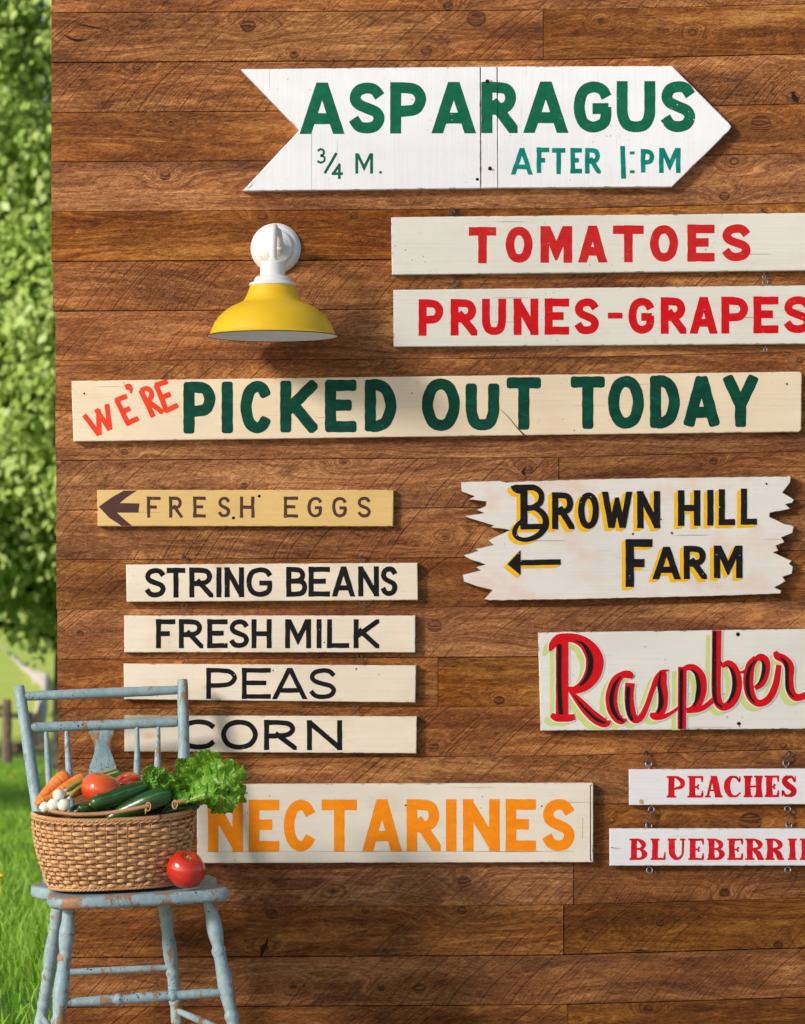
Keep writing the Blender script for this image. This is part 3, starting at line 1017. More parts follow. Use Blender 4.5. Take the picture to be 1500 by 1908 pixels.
for n_, q in enumerate(([(120, 303), (213, 427)], [(213, 427), (205, 268)], [(192, 268), (277, 395)], [(277, 395), (258, 237)],
          [(316, 208), (388, 360)], [(310, 217), (380, 188)], [(340, 290), (400, 263)], [(375, 360), (450, 322)],
          [(463, 152), (541, 316)], [(500, 215), (600, 290)],
          [(556, 118), (622, 283)], [(550, 123), (627, 100)], [(580, 203), (645, 176)], [(610, 282), (690, 243)])):
    if n_ in (0, 4, 8, 10): ink.mark()
    ink.stroke(z1(q), 9.6, smooth=False, rnd=.25)
ink.mark()
ink.stroke(z1([(463, 156), (500, 143), (527, 165), (525, 200), (490, 228)]), 9, rnd=.25)
ink.mark()
ink.stroke(z1([(370, 138, 1.2), (392, 132, 1.5), (405, 150, .9), (403, 172, .3)]), 8)
ink.build('small_letter', M['orangered'], s)
for a in ((157, 733.5, 1.8), (1466, 715.5, 1.8), (767.5, 732.5, 1.2)):
    disc(s, *a, D0, M['hole'], 'nail_hole')
ink = Ink(D0, .0008)
ink.stroke([(933, 763, .3), (948, 778, .7), (962, 795, 1), (977, 811, 1.6)], 1.6)
ink.build('crack', M['hole'], s)

# ---- fresh eggs
D0 = 0.018
s = sign('fresh_eggs_sign', 'narrow tan yellow board with brown arrow and letters FRESH EGGS', 458, 946)
board(s, [(181, 912.8), (733.6, 912.8), (732.8, 980.8), (182, 980.4)], D0, .017, M['tan_sign'], seed=8)
ink = Ink(D0)
word(ink, [('F', 274, 299), ('R', 315, 340), ('E', 360, 383), ('S', 406, 429), ('H', 447, 474), ('E', 529, 555), ('G', 573, 600), ('G', 619, 646), ('S', 666, 691)], (925.5, 964), (925.5, 964.5), 6, (274, 691), wob=.09)
ink.mark()
ink.shape([(q[0] / 2.5 + 160, q[1] / 2.5 + 890) for q in [(60, 135), (120, 92), (177, 60), (238, 60), (190, 92), (158, 118), (250, 120), (245, 163), (145, 163), (180, 195), (216, 224), (166, 224), (110, 188)]])
ink.build('lettering', M['brown'], s)
for a in ((483, 924.5, 3), (435, 965, 2.8)):
    disc(s, *a, D0, M['hole'], 'nail_hole')

# ---- brown hill farm
D0 = 0.024
s = sign('brown_hill_farm_sign', 'white board with jagged broken ends lettered BROWN HILL FARM in black and yellow', 1165, 1002)
ZL = lambda p: (840 + p[0] / 4.412, 870 + p[1] / 4.412)
ZR = lambda p: (1160 + p[0] / 4.412, 870 + p[1] / 4.412)
outl = [ZL(p) for p in [(80, 120), (400, 112), (460, 125), (525, 118), (1100, 100)]] + [ZR(p) for p in [(0, 92), (850, 80), (1350, 75), (1375, 65), (1388, 85), (1380, 130), (1320, 210), (1375, 243), (1415, 270), (1395, 298), (1345, 310), (1385, 345), (1330, 358), (1212, 380), (1212, 410), (1330, 465), (1395, 478), (1412, 490), (1400, 545), (1310, 580), (1335, 620), (1265, 650), (1285, 690), (1245, 703), (1398, 770), (1375, 797), (1405, 820), (1395, 880), (1320, 905), (1345, 940), (1255, 990), (1310, 1015), (1300, 1045), (700, 1065), (0, 1082)]] + \
       [ZL(p) for p in [(900, 1092), (320, 1100), (268, 1090), (335, 1015), (220, 985), (105, 945), (95, 885), (240, 850), (200, 822), (282, 803), (160, 765), (95, 725), (218, 690), (195, 672), (345, 640), (300, 602), (485, 520), (325, 500), (345, 482), (125, 415), (110, 400), (268, 378), (205, 352), (285, 320), (290, 288), (140, 270), (192, 243), (85, 205)]]
board(s, outl, D0, .020, M['rough_sign'], seed=9, jit=.45, inset=(.9, 2.0), step=8)
LT = [('R', 832, 1012, 210, 510, 50, 0), ('O', 1045, 1218, 210, 508, 52, 0), ('W', 1240, 1492, 205, 500, 50, 0), ('N', 120, 308, 200, 502, 52, 1), ('H', 455, 638, 193, 483, 52, 1), ('I', 695, 747, 190, 480, 50, 1),
      ('L', 790, 922, 185, 478, 50, 1), ('L', 972, 1102, 180, 474, 50, 1), ('F', 25, 243, 595, 985, 68, 1), ('A', 245, 478, 658, 922, 52, 1), ('R', 502, 690, 650, 920, 50, 1), ('M', 750, 985, 648, 912, 52, 1)]


def brown_letters(ink, dx=0, dy=0, swell=0):
    for ch, a, b, c, d, w, z in LT:
        Z = ZR if z else ZL
        p, q = Z((a, c)), Z((b, d))
        letter(ink, ch, p[0] + dx - swell, q[0] + dx + swell, p[1] + dy - swell, q[1] + dy + swell, w / 4.412 + swell, wy=(w / 4.412 + swell) * (.95 if ch != 'F' else .85))
    ink.mark()
    def st(pts, w, **k): ink.stroke([(ZL(p)[0] + dx, ZL(p)[1] + dy) + tuple(p[2:]) for p in pts], w / 4.412 + swell, **k)
    st([(600, 155), (600, 515)], 58, smooth=False)
    st([(520, 150, 1), (530, 180, .9), (560, 200, .7), (600, 200, .6)], 60)
    st([(520, 172), (620, 170), (690, 172, .95), (742, 220, .9), (735, 290, .95), (680, 330, .9), (620, 345, .8)], 50)
    st([(620, 330, .7), (710, 345, .9), (772, 410, 1), (775, 490, 1.1), (720, 560, .95), (630, 597, .75), (550, 585, .7), (522, 535, .8), (545, 480, .7), (590, 435, .5)], 50)
    st([(572, 492), (760, 490)], 46, smooth=False)
    ink.mark()
    st([(565, 788), (902, 781)], 46, smooth=False)
    ink.shape([(ZL(p)[0] + dx, ZL(p)[1] + dy) for p in [(465 - swell * 8, 800), (573, 684 - swell * 8), (573, 890 + swell * 8)]])


ink = Ink(D0)
for n_, q in enumerate((1.0, .66, .33)):
    ink.h = .0002 + n_ * .0003
    brown_letters(ink, -7 * q, 5.5 * q, .3)
ink.build('letter_shadow', M['yellow'], s)
ink = Ink(D0, .0012)
brown_letters(ink)
ink.build('lettering', M['black'], s)
for px, py, r in ((1252, 993, 2.3), (1214, 973, 1.8), (1231.5, 967.5, 1.6), (1179.5, 995, 2), (1428, 901.5, 2.2)):
    disc(s, px, py, r, D0, M['hole'], 'nail_hole', wob=.4)

# ---- the four hanging boards at the left
D0 = 0.020
HANG = 'pale boards hanging one below another'
s = sign('string_beans_sign', 'pale board lettered STRING BEANS in black, topmost of the four hanging boards', 506, 1085, group=HANG)
board(s, [(234.7, 1052), (778, 1048.6), (778.8, 1118), (236, 1121.6)], D0, .017, M['pine_sign'], seed=10)
S26 = lambda L: [(c, 220 + a / 2.586, 220 + b / 2.586) for c, a, b in L]
ink = Ink(D0)
word(ink, S26([('S', 128, 230), ('T', 235, 323), ('R', 343, 458), ('I', 473, 499), ('N', 513, 607), ('G', 618, 743), ('B', 810, 912), ('E', 918, 1020), ('A', 1030, 1143), ('N', 1157, 1257), ('S', 1265, 1347)]),
     (1058.5, 1113.5), (1055.2, 1110.5), 9.6, (270, 741), wob=.05)
ink.build('lettering', M['black'], s)
ring_eye(s, 343, 1128.6, 4.6, .012, .0009, M['rust'], up=10)
ring_eye(s, 674.4, 1126, 4.6, .012, .0009, M['rust'], up=10)
ring_eye(s, 342, 1043, 2.6, .010, .0008, M['rust'], up=-9)
ring_eye(s, 673, 1042, 2.6, .010, .0008, M['rust'], up=-9)
s = sign('fresh_milk_sign', 'pale board lettered FRESH MILK in black, hanging second from the top', 503, 1181, group=HANG)
board(s, [(231.6, 1147), (774, 1147), (773.8, 1215.6), (231.6, 1215.6)], D0, .017, M['pine_sign'], seed=11)
ink = Ink(D0)
word(ink, S26([('F', 183, 275), ('R', 293, 410), ('E', 430, 527), ('S', 535, 632), ('H', 643, 740), ('M', 805, 930), ('I', 956, 981), ('L', 1007, 1113), ('K', 1135, 1258)]),
     (1153.8, 1207.5), (1154.2, 1207.5), 9.3, (290, 706), wob=.05)
ink.build('lettering', M['black'], s)
disc(s, 604.5, 1197, 1.3, D0, M['hole'], 'nail_hole')
for px, py, u in ((341.8, 1221.5, 8), (669.7, 1222.5, 9), (344, 1140, -8), (674, 1140, -8)):
    ring_eye(s, px, py, 4.2 if u > 0 else 2.4, .012, .0009, M['rust'], up=u)
s = sign('peas_sign', 'pale board lettered PEAS in thin black letters, hanging third from the top', 503, 1272, group=HANG)
board(s, [(230.4, 1236.6), (775.7, 1240), (774, 1309), (231.6, 1303)], D0, .017, M['pine_sign'], seed=12)
ink = Ink(D0)
word(ink, S26([('P', 425, 573), ('E', 597, 735), ('A', 742, 912), ('S', 920, 1052)]), (1244.6, 1301.5), (1245, 1303), 8.7, (384, 627), wob=.05)
ink.build('lettering', M['black'], s)
disc(s, 509, 1249, 1.3, D0, M['hole'], 'nail_hole')
disc(s, 663.8, 1246.5, 1.8, D0, M['hole'], 'nail_hole')
for px, py, u in ((341, 1317, 12), (662.8, 1318.6, 11), (342, 1231, -8), (669, 1232, -9)):
    ring_eye(s, px, py, 4.6 if u > 0 else 2.4, .012, .0009, M['rust'], up=u)
s = sign('corn_sign', 'pale board lettered CORN in black, bottom of the four hanging boards behind the chair back', 503, 1368, group=HANG)
board(s, [(232, 1333), (777, 1335), (776, 1403.7), (232, 1400.6)], D0, .017, M['pine_sign'], seed=13)
ink = Ink(D0)
word(ink, [('C', 331, 402), ('O', 411.5, 480.5), ('R', 492, 552.6), ('N', 572, 637.6)], (1340, 1396.5), (1342.5, 1397.5), 9.4, (331, 637), wob=.05)
ink.build('lettering', M['black'], s)
ring_eye(s, 663, 1329, 2.4, .012, .0009, M['rust'], up=-8)
ring_eye(s, 341, 1328, 2.4, .012, .0009, M['rust'], up=-8)
ink = Ink(D0, .0002)

# ---- nectarines
D0 = 0.024
s = sign('nectarines_sign', 'wide cream board lettered NECTARINES in orange, partly behind the basket', 738, 1534)
board(s, [(367, 1461.5), (1104, 1459), (1105.4, 1461), (1105.4, 1605), (1104, 1606.5), (367, 1608.4)], D0, .022, M['nect_sign'], seed=14)
ink = Ink(D0)
word(ink, [('N', 387.4, 452.7), ('E', 463.6, 520), ('C', 528.6, 587), ('T', 599.6, 664.6), ('A', 674.7, 748.8), ('R', 757.7, 820.6), ('I', 829.7, 851.8), ('N', 862.7, 931), ('E', 942.3, 998), ('S', 1010.5, 1071)],
     (1490.5, 1586.6), (1489, 1585.4), 19.6, (387, 1071), wob=.025)
ink.build('lettering', M['orange'], s)
ink = Ink(D0, .0001)
ink.auto = True
ink.stroke([(385, 1587.3), (1070, 1586.2)], .45, smooth=False, step=20)
ink.stroke([(1086, 1524), (1085.5, 1563)], .7, smooth=False)
ink.build('pencil_line', M['iron'], s)
for px, py, r in ((756, 1500.5, 1.8), (1009.5, 1502, 1.5), (899, 1484, 1)):
    disc(s, px, py, r, D0, M['hole'], 'nail_hole')

# ---- raspberries
D0 = 0.024
s = sign('raspberries_sign', 'ivory board with script word in red and black, cut off by the right edge', 1400, 1268)
board(s, [(1003, 1179), (1500, 1172), (1920, 1168), (1921, 1352), (1500, 1358), (1007.7, 1361.5)], D0, .022, M['rasp_sign'], seed=15)
SC = [  # (points, width, black?)
    ([(168, 128), (168, 545)], 62, 'r'),
    ([(100, 185, .25), (118, 150, .8), (150, 120, 1), (195, 112, .9), (245, 118, 1), (300, 150, 1.35), (340, 210, 1.75), (346, 270, 1.8), (325, 330, 1.6), (285, 375, 1.2), (240, 398, .8), (200, 392, .5)], 48, 'r'),
    ([(108, 535, .7), (135, 550, 1), (170, 552, 1), (205, 552, 1), (237, 546, .8)], 36, 'r'),
    ([(208, 400, .3), (265, 465, .9), (325, 530, 1.2), (375, 568, 1.2), (410, 580, .9), (432, 568, .2)], 44, 'r'),
    ([(153, 148), (152, 350), (160, 532)], 26, 'k'),
    ([(238, 128, .2), (280, 145, .6), (312, 190, 1), (324, 245, 1.15), (315, 305, 1), (290, 350, .7), (262, 374, .3)], 30, 'k'),
    ([(230, 428, .2), (285, 492, .8), (345, 550, 1.1), (385, 572, 1), (406, 576, .4)], 20, 'k'),
    ([(556, 330, .4), (535, 315, .9), (500, 315, .8), (462, 350, 1.1), (440, 420, 1.3), (442, 490, 1.3), (462, 540, 1.1), (490, 566, .9), (520, 562, .3)], 44, 'r'),
    ([(490, 322, .2), (455, 370, .8), (438, 440, 1.1), (444, 500, 1.1), (470, 548, .9), (505, 572, .4)], 24, 'k'),
    ([(540, 360), (535, 440), (545, 520, 1), (565, 560, .8), (598, 550, .7), (630, 490, .55), (662, 400, .55), (690, 330, .6), (720, 298, .4), (750, 290, .15)], 46, 'r'),
    ([(530, 380), (526, 450), (532, 520, .9), (552, 565, .7)], 26, 'k'),
    ([(700, 305, .5), (718, 310, .9), (716, 360, 1), (722, 430, 1.1), (715, 500, 1), (690, 535, .8), (650, 530, .3)], 44, 'r'),
    ([(650, 532, .4), (670, 548, .9), (710, 548, .9), (760, 528, .7), (812, 490, .5)], 26, 'r'),
    ([(705, 318, .3), (698, 370, .8), (708, 430, 1.1), (708, 480, 1.1), (690, 526, .4)], 26, 'k'),
    ([(827, 272), (825, 450), (824, 612)], 42, 'r'),
    ([(830, 290, .6), (855, 275, .7), (890, 280, .9), (925, 320, 1.1), (935, 385, 1.1), (922, 450, 1), (890, 500, .9), (850, 512, .6)], 42, 'r'),
    ([(820, 284), (818, 612)], 22, 'k'),
    ([(875, 285, .2), (902, 315, .8), (915, 375, 1.1), (910, 430, 1.1), (890, 490, .3)], 25, 'k'),
    ([(850, 512, .7), (905, 508, 1), (950, 490, 1), (1000, 450, 1)], 26, 'r'),
    ([(1015, 72), (1013, 250), (1012, 400), (1022, 465, .95), (1052, 492, .8), (1092, 470, .95), (1120, 415, 1.05), (1125, 340, 1.05), (1105, 275, .9), (1075, 253, .7), (1042, 270, .4)], 46, 'r'),
    ([(1003, 76), (1001, 250), (1001, 400), (1012, 465, .8), (1045, 494, .4)], 23, 'k'),
    ([(1072, 262, .2), (1100, 295, .8), (1112, 355, 1.1), (1102, 420, 1), (1075, 470, .4)], 24, 'k'),
    ([(1138, 302, .5), (1165, 298, .7), (1190, 275, .8), (1212, 245, .9)], 22, 'r'),
    ([(1232, 222, .7), (1200, 265, 1), (1188, 340, 1.15), (1195, 410, 1.1), (1222, 460, .9), (1262, 470, .8), (1305, 440, .8), (1338, 370, .75), (1356, 262, .6)], 44, 'r'),
    ([(1225, 235, .7), (1255, 218, 1), (1282, 240, 1.2), (1282, 300, 1.2), (1262, 360, 1), (1225, 390, .7)], 34, 'r'),
    ([(1228, 232, .3), (1195, 280, .9), (1182, 350, 1.1), (1192, 425, 1), (1222, 468, .4)], 22, 'k'),
    ([(1258, 232, .3), (1272, 265, 1), (1266, 320, 1), (1240, 372, .4)], 20, 'k'),
]
RR = [([(1335, 188, .5), (1348, 212, .9), (1385, 232, 1), (1412, 270, 1.1), (1412, 340, 1), (1418, 400, 1), (1445, 437, .9), (1490, 432, .8), (1540, 395, .6), (1575, 330, .5)], 42, 'r'),
      ([(1362, 218, .3), (1394, 255, 1), (1400, 330, 1), (1403, 395, 1), (1435, 437, .4)], 22, 'k')]
SC += RR + [([(p[0] + 230,) + tuple(p[1:]) for p in a], w, c) for a, w, c in RR]


def sh(lst, dx, rng):
    return [([(p[0] + dx, p[1] - dx * .03) + tuple(p[2:]) for p in a], w, c) for a, w, c in lst[rng[0]:rng[1]]]


SC += [([(1820, 235), (1816, 380), (1835, 430, .9), (1875, 420, .7), (1905, 370, .6)], 42, 'r'), ([(1830, 165), (1830, 190)], 40, 'r')]
SC += sh(SC, 725, (23, 27)) + sh(SC, 1395, (9, 14))
RZ = lambda p, dx=0, dy=0: (990 + p[0] / 2.941 + dx, 1150 + p[1] / 2.941 + dy) + tuple(p[2:])
cb = (1004, 1920, 1173.5, 1360.3)
for nm, mt, key, base, dx, dy, grow in (('script_shadow', 'lime', 'r', .0002, -11, 8.5, 0), ('script_outline', 'ivory', 'r', .0013, 0, 0, 5.5), ('lettering', 'scarlet', 'r', .0024, 0, 0, 0), ('inner_strokes', 'black', 'k', .0036, 0, 0, 0)):
    ink = Ink(D0, base); ink.auto = key == 'k'
    for a, w, c in SC:
        if c == key:
            pts = [RZ(p, dx, dy) for p in a]
            w = w * (1.10 if c == 'r' else .86)
            if grow: pts = [(p[0], p[1], (p[2] if len(p) > 2 else 1) + grow * 2.941 / w) for p in pts]
            ink.stroke(pts, w / 2.941, clip=cb, wob=.02, step=2.5)
    ink.build(nm, M[mt], s)
disc(s, 1375, 1182, 3.8, D0, M['hole'], 'nail_hole')
disc(s, 1376.8, 1348.5, 3.6, D0, M['hole'], 'nail_hole')
disc(s, 1378, 1354, 1.6, D0, M['stud'], 'splinter', wob=.5)

# ---- serif letters of the two hanging signs at the lower right
T_ = .36


def slab(ink, ch, x0, x1, yt, yb, w):
    ink.mark()
    h0 = ink.h
    ink.par = not getattr(ink, 'par', False)
    if ink.par: ink.h += 0.000015
    W, H = x1 - x0, yb - yt
    clip = (x0 - .5, x1 + .5, yt - .5, yb + .5)
    def L(u, v): return (x0 + u * W, yb - v * H)
    def V(u, ww=1.0, v0=-.05, v1=1.05): ink.stroke([L(u, v0) + (ww * 1.1,), L(u, .5) + (ww * .95,), L(u, v1) + (ww * 1.1,)], w, clip=clip, wob=.08)
    def S(u0, u1, v): ink.stroke([L(u0, v) + (.42,), L((u0 + u1) / 2, v) + (.3,), L(u1, v) + (.42,)], w * .8, clip=clip, wob=.1)
    def Cc(p, f=1.0): ink.stroke([L(a, b) + (c,) for a, b, c in p], w * f, clip=clip, wob=.06, step=1.5)
    q = w / 2 / W
    if ch == 'I': V(.5); S(0, 1, .97); S(0, 1, .03)
    if ch in 'PBRE': V(q * 1.5); S(0, q * 3, .97); S(0, q * 3, .03)
    if ch == 'P': Cc([(q, .95, .3), (.55, .95, .4), (.86, .75, .8), (.8, .5, .6), (q * 1.6, .38, .25)])
    if ch in 'BR': Cc([(q, .95, .3), (.5, .95, .4), (.78, .76, .85), (.7, .56, .5), (q * 1.6, .5, .25)])
    if ch == 'B': Cc([(q, .5, .25), (.6, .5, .4), (.84, .27, .95), (.65, .06, .45), (q, .05, .3)])
    if ch == 'R': Cc([(.42, .5, .5), (.68, .3, .9), (.82, .05, .9), (1.0, .03, .4)])
    if ch == 'E':
        Cc([(q, .95, .3), (.6, .95, .35), (.9, .97, .5), (.95, .72, .2)]); Cc([(q, .5, .3), (.62, .5, .3), (.72, .62, .35)]); Cc([(.6, .5, .3), (.72, .38, .35)])
        Cc([(q, .05, .3), (.6, .05, .35), (.9, .04, .5), (.97, .32, .2)])
    if ch == 'A': Cc([(.12, -.05, .42), (.46, 1.05, .42)]); Cc([(.48, 1.08, 1), (.80, -.08, 1.05)]); S(0, .34, .03); S(.56, 1, .03); Cc([(.2, .33, .28), (.7, .33, .28)])
    if ch == 'C': Cc([(.9, .98, .2), (.88, .75, .35), (.72, .92, .4), (.45, .95, .5), (.2, .72, .95), (.17, .42, 1), (.35, .1, .7), (.65, .04, .4), (.95, .22, .25)])
    if ch == 'H': V(q * 1.3); V(1 - q * 1.3); S(0, q * 2.8, .97); S(0, q * 2.8, .03); S(1 - q * 2.8, 1, .97); S(1 - q * 2.8, 1, .03); Cc([(q, .5, .35), (1 - q, .5, .35)])
    if ch == 'L': V(q * 1.5); S(0, q * 3, .97); S(0, q * 3, .03); Cc([(q, .05, .3), (.65, .05, .35), (.92, .05, .45), (.97, .36, .2)])
    if ch == 'U': Cc([(q * 1.3, 1.05, 1.05), (q * 1.3, .5, 1), (q * 1.6, .25, .95), (.52, .05, .55), (.8, .22, .4), (.85, .6, .35), (.85, 1.03, .35)]); S(0, q * 2.8, .97); S(.68, 1, .97)
    if ch == 'S': Cc([(.93, .98, .2), (.88, .72, .3), (.72, .93, .4), (.4, .93, .7), (.2, .74, .85), (.42, .55, 1), (.72, .40, 1), (.82, .22, .9), (.55, .05, .6), (.25, .08, .4), (.1, .28, .35), (.06, .02, .2)])
    ink.h = h0


HANG2 = 'white boards hanging from iron hooks'
D0 = 0.022
s = sign('peaches_sign', 'white board lettered PEACHES in crimson serif letters, hanging from two hooks', 1400, 1466, group=HANG2)
board(s, [(1172.4, 1433.7), (1500, 1432.4), (1596, 1432), (1596, 1498.2), (1500, 1498.6), (1172.7, 1500.3)], D0, .017, M['peach_sign'], seed=16)
ink = Ink(D0)
Z4 = lambda a: 1120 + a / 3.947
for ch, a, b in (('P', 482, 615), ('E', 635, 750), ('A', 763, 893), ('C', 905, 1033), ('H', 1048, 1190), ('E', 1202, 1308), ('S', 1325, 1437)):
    slab(ink, ch, Z4(a), Z4(b), 1446.3 - (a - 482) * .0012, 1485.8 - (a - 482) * .0012, 11.8)
ink.build('lettering', M['crimson'], s)
disc(s, 1195, 1493.5, 4.3, D0, M['stud'], 'wooden_plug', h=.0012, wob=.05)
for px, py, u in ((1208.5, 1423.5, -12), (1464.5, 1422, -12), (1213.7, 1508.7, 12), (1467.6, 1507.5, 12)):
    ring_eye(s, px, py, 5.4, .013, .0014, M['steel'], up=u)
s = sign('blueberries_sign', 'white board lettered BLUEBERRIES in crimson serif letters, lowest sign at the right', 1400, 1578, group=HANG2)
board(s, [(1136, 1544), (1500, 1544), (1640, 1544), (1640, 1612.6), (1500, 1613), (1136.2, 1613.2)], D0, .017, M['peach_sign'], seed=17)
ink = Ink(D0)
for ch, a, b in (('B', 208, 340), ('L', 363, 473), ('U', 490, 622), ('E', 640, 755), ('B', 778, 908), ('E', 928, 1043), ('R', 1060, 1198), ('R', 1208, 1345), ('I', 1373, 1440), ('E', 1462, 1575), ('S', 1595, 1705)):
    slab(ink, ch, Z4(a), Z4(b), 1562.8, 1602, 11.4)
ink.mark()
ink.stroke([(1138, 1579, 2), (1148, 1580.3, 1), (1159, 1581, .4)], 1)
ink.build('lettering', M['crimson'], s)
for px, py, u in ((1209, 1538.5, -10), (1470, 1538, -10), (1210.4, 1621.4, 12), (1468, 1621, 12)):
    ring_eye(s, px, py, 5.4, .013, .0014, M['steel'], up=u)


def s_hook(label, x0, y0, x1, y1, wallhook=False):
    d = .014
    k = K(d)
    t = thing('hanging_hook', label, 'hook', P(x0, y0, 0), 'iron hooks the white boards hang from')
    a, b = Vector((x0, y0)), Vector((x1, y1))
    r = 4.2
    pts = []
    for q in range(7):           # upper curl
        an = R(200 - q * 45); pts.append((x0 + r * math.cos(an), y0 - r * .9 * math.sin(an) - 0))
    pts.append(((x0 + x1) / 2 + .8, (y0 + y1) / 2))
    for q in range(6):
        an = R(150 + q * 40); pts.append((x1 + r * .8 * math.cos(an), y1 - r * .9 * math.sin(an)))
    W = [P(p[0], p[1], d + .003 * math.sin(i)) for i, p in enumerate(pts)]
    W, rad = smooth_path(W, [.0015] * len(W), 4)
    obj('wire', *tube(W, rad, 8), M['iron'], t, smooth=True)
    return t


t = s_hook('bent iron hook over the left end of the peaches board', 1204, 1404, 1208, 1419)
pc = P(1202, 1402, 0)
obj('shank', *tube([P(1203, 1401, .014), P(1203, 1401, -.01)], [.0017] * 2, 8), M['iron'], t, smooth=True)
t = s_hook('bent iron hook over the right end of the peaches board', 1470, 1404, 1465, 1418)
obj('shank', *tube([P(1471, 1401, .016), P(1471, 1401, -.01)], [.0017] * 2, 8), M['iron'], t, smooth=True)
s_hook('left twisted iron hook joining the peaches and blueberries boards', 1213, 1513, 1210, 1533)
s_hook('right twisted iron hook joining the peaches and blueberries boards', 1468, 1513, 1470, 1533)

# nails the hanging boards hang from
for px, py, lab, m_ in ((341.8, 1037, 'small nail head in the plank above the S of string beans', 'iron'), (673, 1036.5, 'small nail head in the plank above the N of string beans', 'iron'),
                        (1419.5, 391.5, 'dark round screw head in the wall above the right end of the tomatoes board', 'iron'), (842, 389, 'dark nail in the wall above the left end of the tomatoes board', 'iron')):
    c = P(px, py, 0)
    t = thing('wall_nail', lab, 'nail', c, 'nails in the wall')
    v, f = tube([P(px, py, -.008), P(px, py, .010), P(px, py, .0105), P(px, py, .0125), P(px, py, .013)], [.0016, .0016, .0042, .0042, .001], 12)
    obj('nail', v, f, M[m_], t, smooth=False)

# ------------------------------------------------------------------ yellow barn lamp
D = .25
LD = .155
LK = K(LD)
lamp = thing('wall_lamp', 'barn lamp with yellow shade and white gooseneck on a round white wall plate', 'lamp', P(514, 463, 0))
c0 = P(514, 463, 0)
v, f = lathe([(.001, -.034), (.018, -.034), (.020, -.030), (.036, -.029), (.0385, -.026), (.0395, -.020), (.047, -.018), (.0505, -.015), (.053, -.010), (.0555, -.008), (.0562, -.003), (.0562, .006)], (c0.x, 0, c0.z), 72, axis=(0, 1, 0))
obj('wall_plate', v, f, M['lampwhite'], lamp, smooth=True)
cb_ = P(508, 600, LD)
lx, ly = cb_.x, -LD
zz = lambda py: CAMZ - (py - 1095) * LK
# little pivot ball on the plate
bc = P(521, 459, .045)
v, f = lathe([(.0005, -.012), (.006, -.0105), (.010, -.005), (.011, 0), (.010, .005), (.006, .0105), (.0005, .012)], bc, 24)
obj('ball_joint', v, f, M['lampwhite'], lamp, smooth=True)
top = zz(421)
pts = [Vector((bc.x, -.03, bc.z)), Vector((bc.x, -.050, bc.z + .004)), Vector((bc.x - .003, -.070, bc.z + .028)), Vector((lx + .003, -.098, top - .005)), Vector((lx + .0015, -.124, top)),
       Vector((lx + .001, -.148, top - .018)), Vector((lx + .001, ly, top - .045)), Vector((lx + .001, ly, zz(488)))]
pp, rr_ = smooth_path(pts, [.0088] * 5 + [.0088, .0084, .0078], 8)
v, f = tube(pp, rr_, 20)
obj('gooseneck', v, f, M['lampwhite'], lamp, smooth=True)
prof = [(7.6, 481), (9.5, 482), (9.6, 486), (19, 486.5), (22.6, 488), (23.3, 491), (23.3, 512), (24, 514.5), (30, 516), (32.5, 517.5), (34, 521), (35.5, 525), (37.5, 526.2), (42.5, 527.5), (43.6, 529), (43.6, 532), (42, 533.2), (39, 533.3)]
v, f = lathe([(r * LK, zz(y) - cb_.z) for r, y in prof], (lx, ly, cb_.z), 72)
obj('socket_cap', v, f, M['lampwhite'], lamp, smooth=True)
prof = [(41, 531), (42.5, 535), (45.5, 543), (49, 552), (53.2, 559.5), (58, 563.5), (66, 567), (76, 571.5), (85, 577), (94, 584.5), (101.5, 592.5), (107.5, 601), (112, 610), (115.2, 618.5), (116.5, 622.5), (120.5, 624.6), (121.8, 625.6)]
v, f = lathe([(r * LK, zz(y) - cb_.z) for r, y in prof], (lx, ly, cb_.z), 96)
obj('shade', v, f, M['lampyellow'], lamp, smooth=True)
v, f = lathe([((r - (1.3 if i < len(prof) - 2 else .4)) * LK, zz(y + 1.1) - cb_.z) for i, (r, y) in enumerate(prof)], (lx, ly, cb_.z), 96)
obj('shade_lining', v, f, M['lampin'], lamp, smooth=True)
v, f = tube([Vector((lx + 121.7 * LK * math.cos(2 * math.pi * i / 96), ly + 121.7 * LK * math.sin(2 * math.pi * i / 96), zz(626.3))) for i in range(96)], [.0010] * 96, 8, closed=True)
obj('rim', v, f, M['lampedge'], lamp, smooth=True)
v, f = lathe([(.013, .04), (.013, .028), (.018, .018), (.022, .006), (.022, -.006), (.016, -.017), (.007, -.022), (.0005, -.023)], (lx, ly, zz(560)), 32)
obj('bulb', v, f, mat_simple('frosted_bulb', (.75, .74, .70), .3), lamp, smooth=True)


# ------------------------------------------------------------------ chair
EG = lambda n, v=0.0: {'edge': [v] * n}
DL, DR = .215, .165          # depth of the back posts at the seat (left, right)
chair = thing('wooden_chair', 'old light blue wooden spindle back chair with chipped paint, standing before the wall', 'chair', (P(250, 1660, .35).x, -.35, 0))


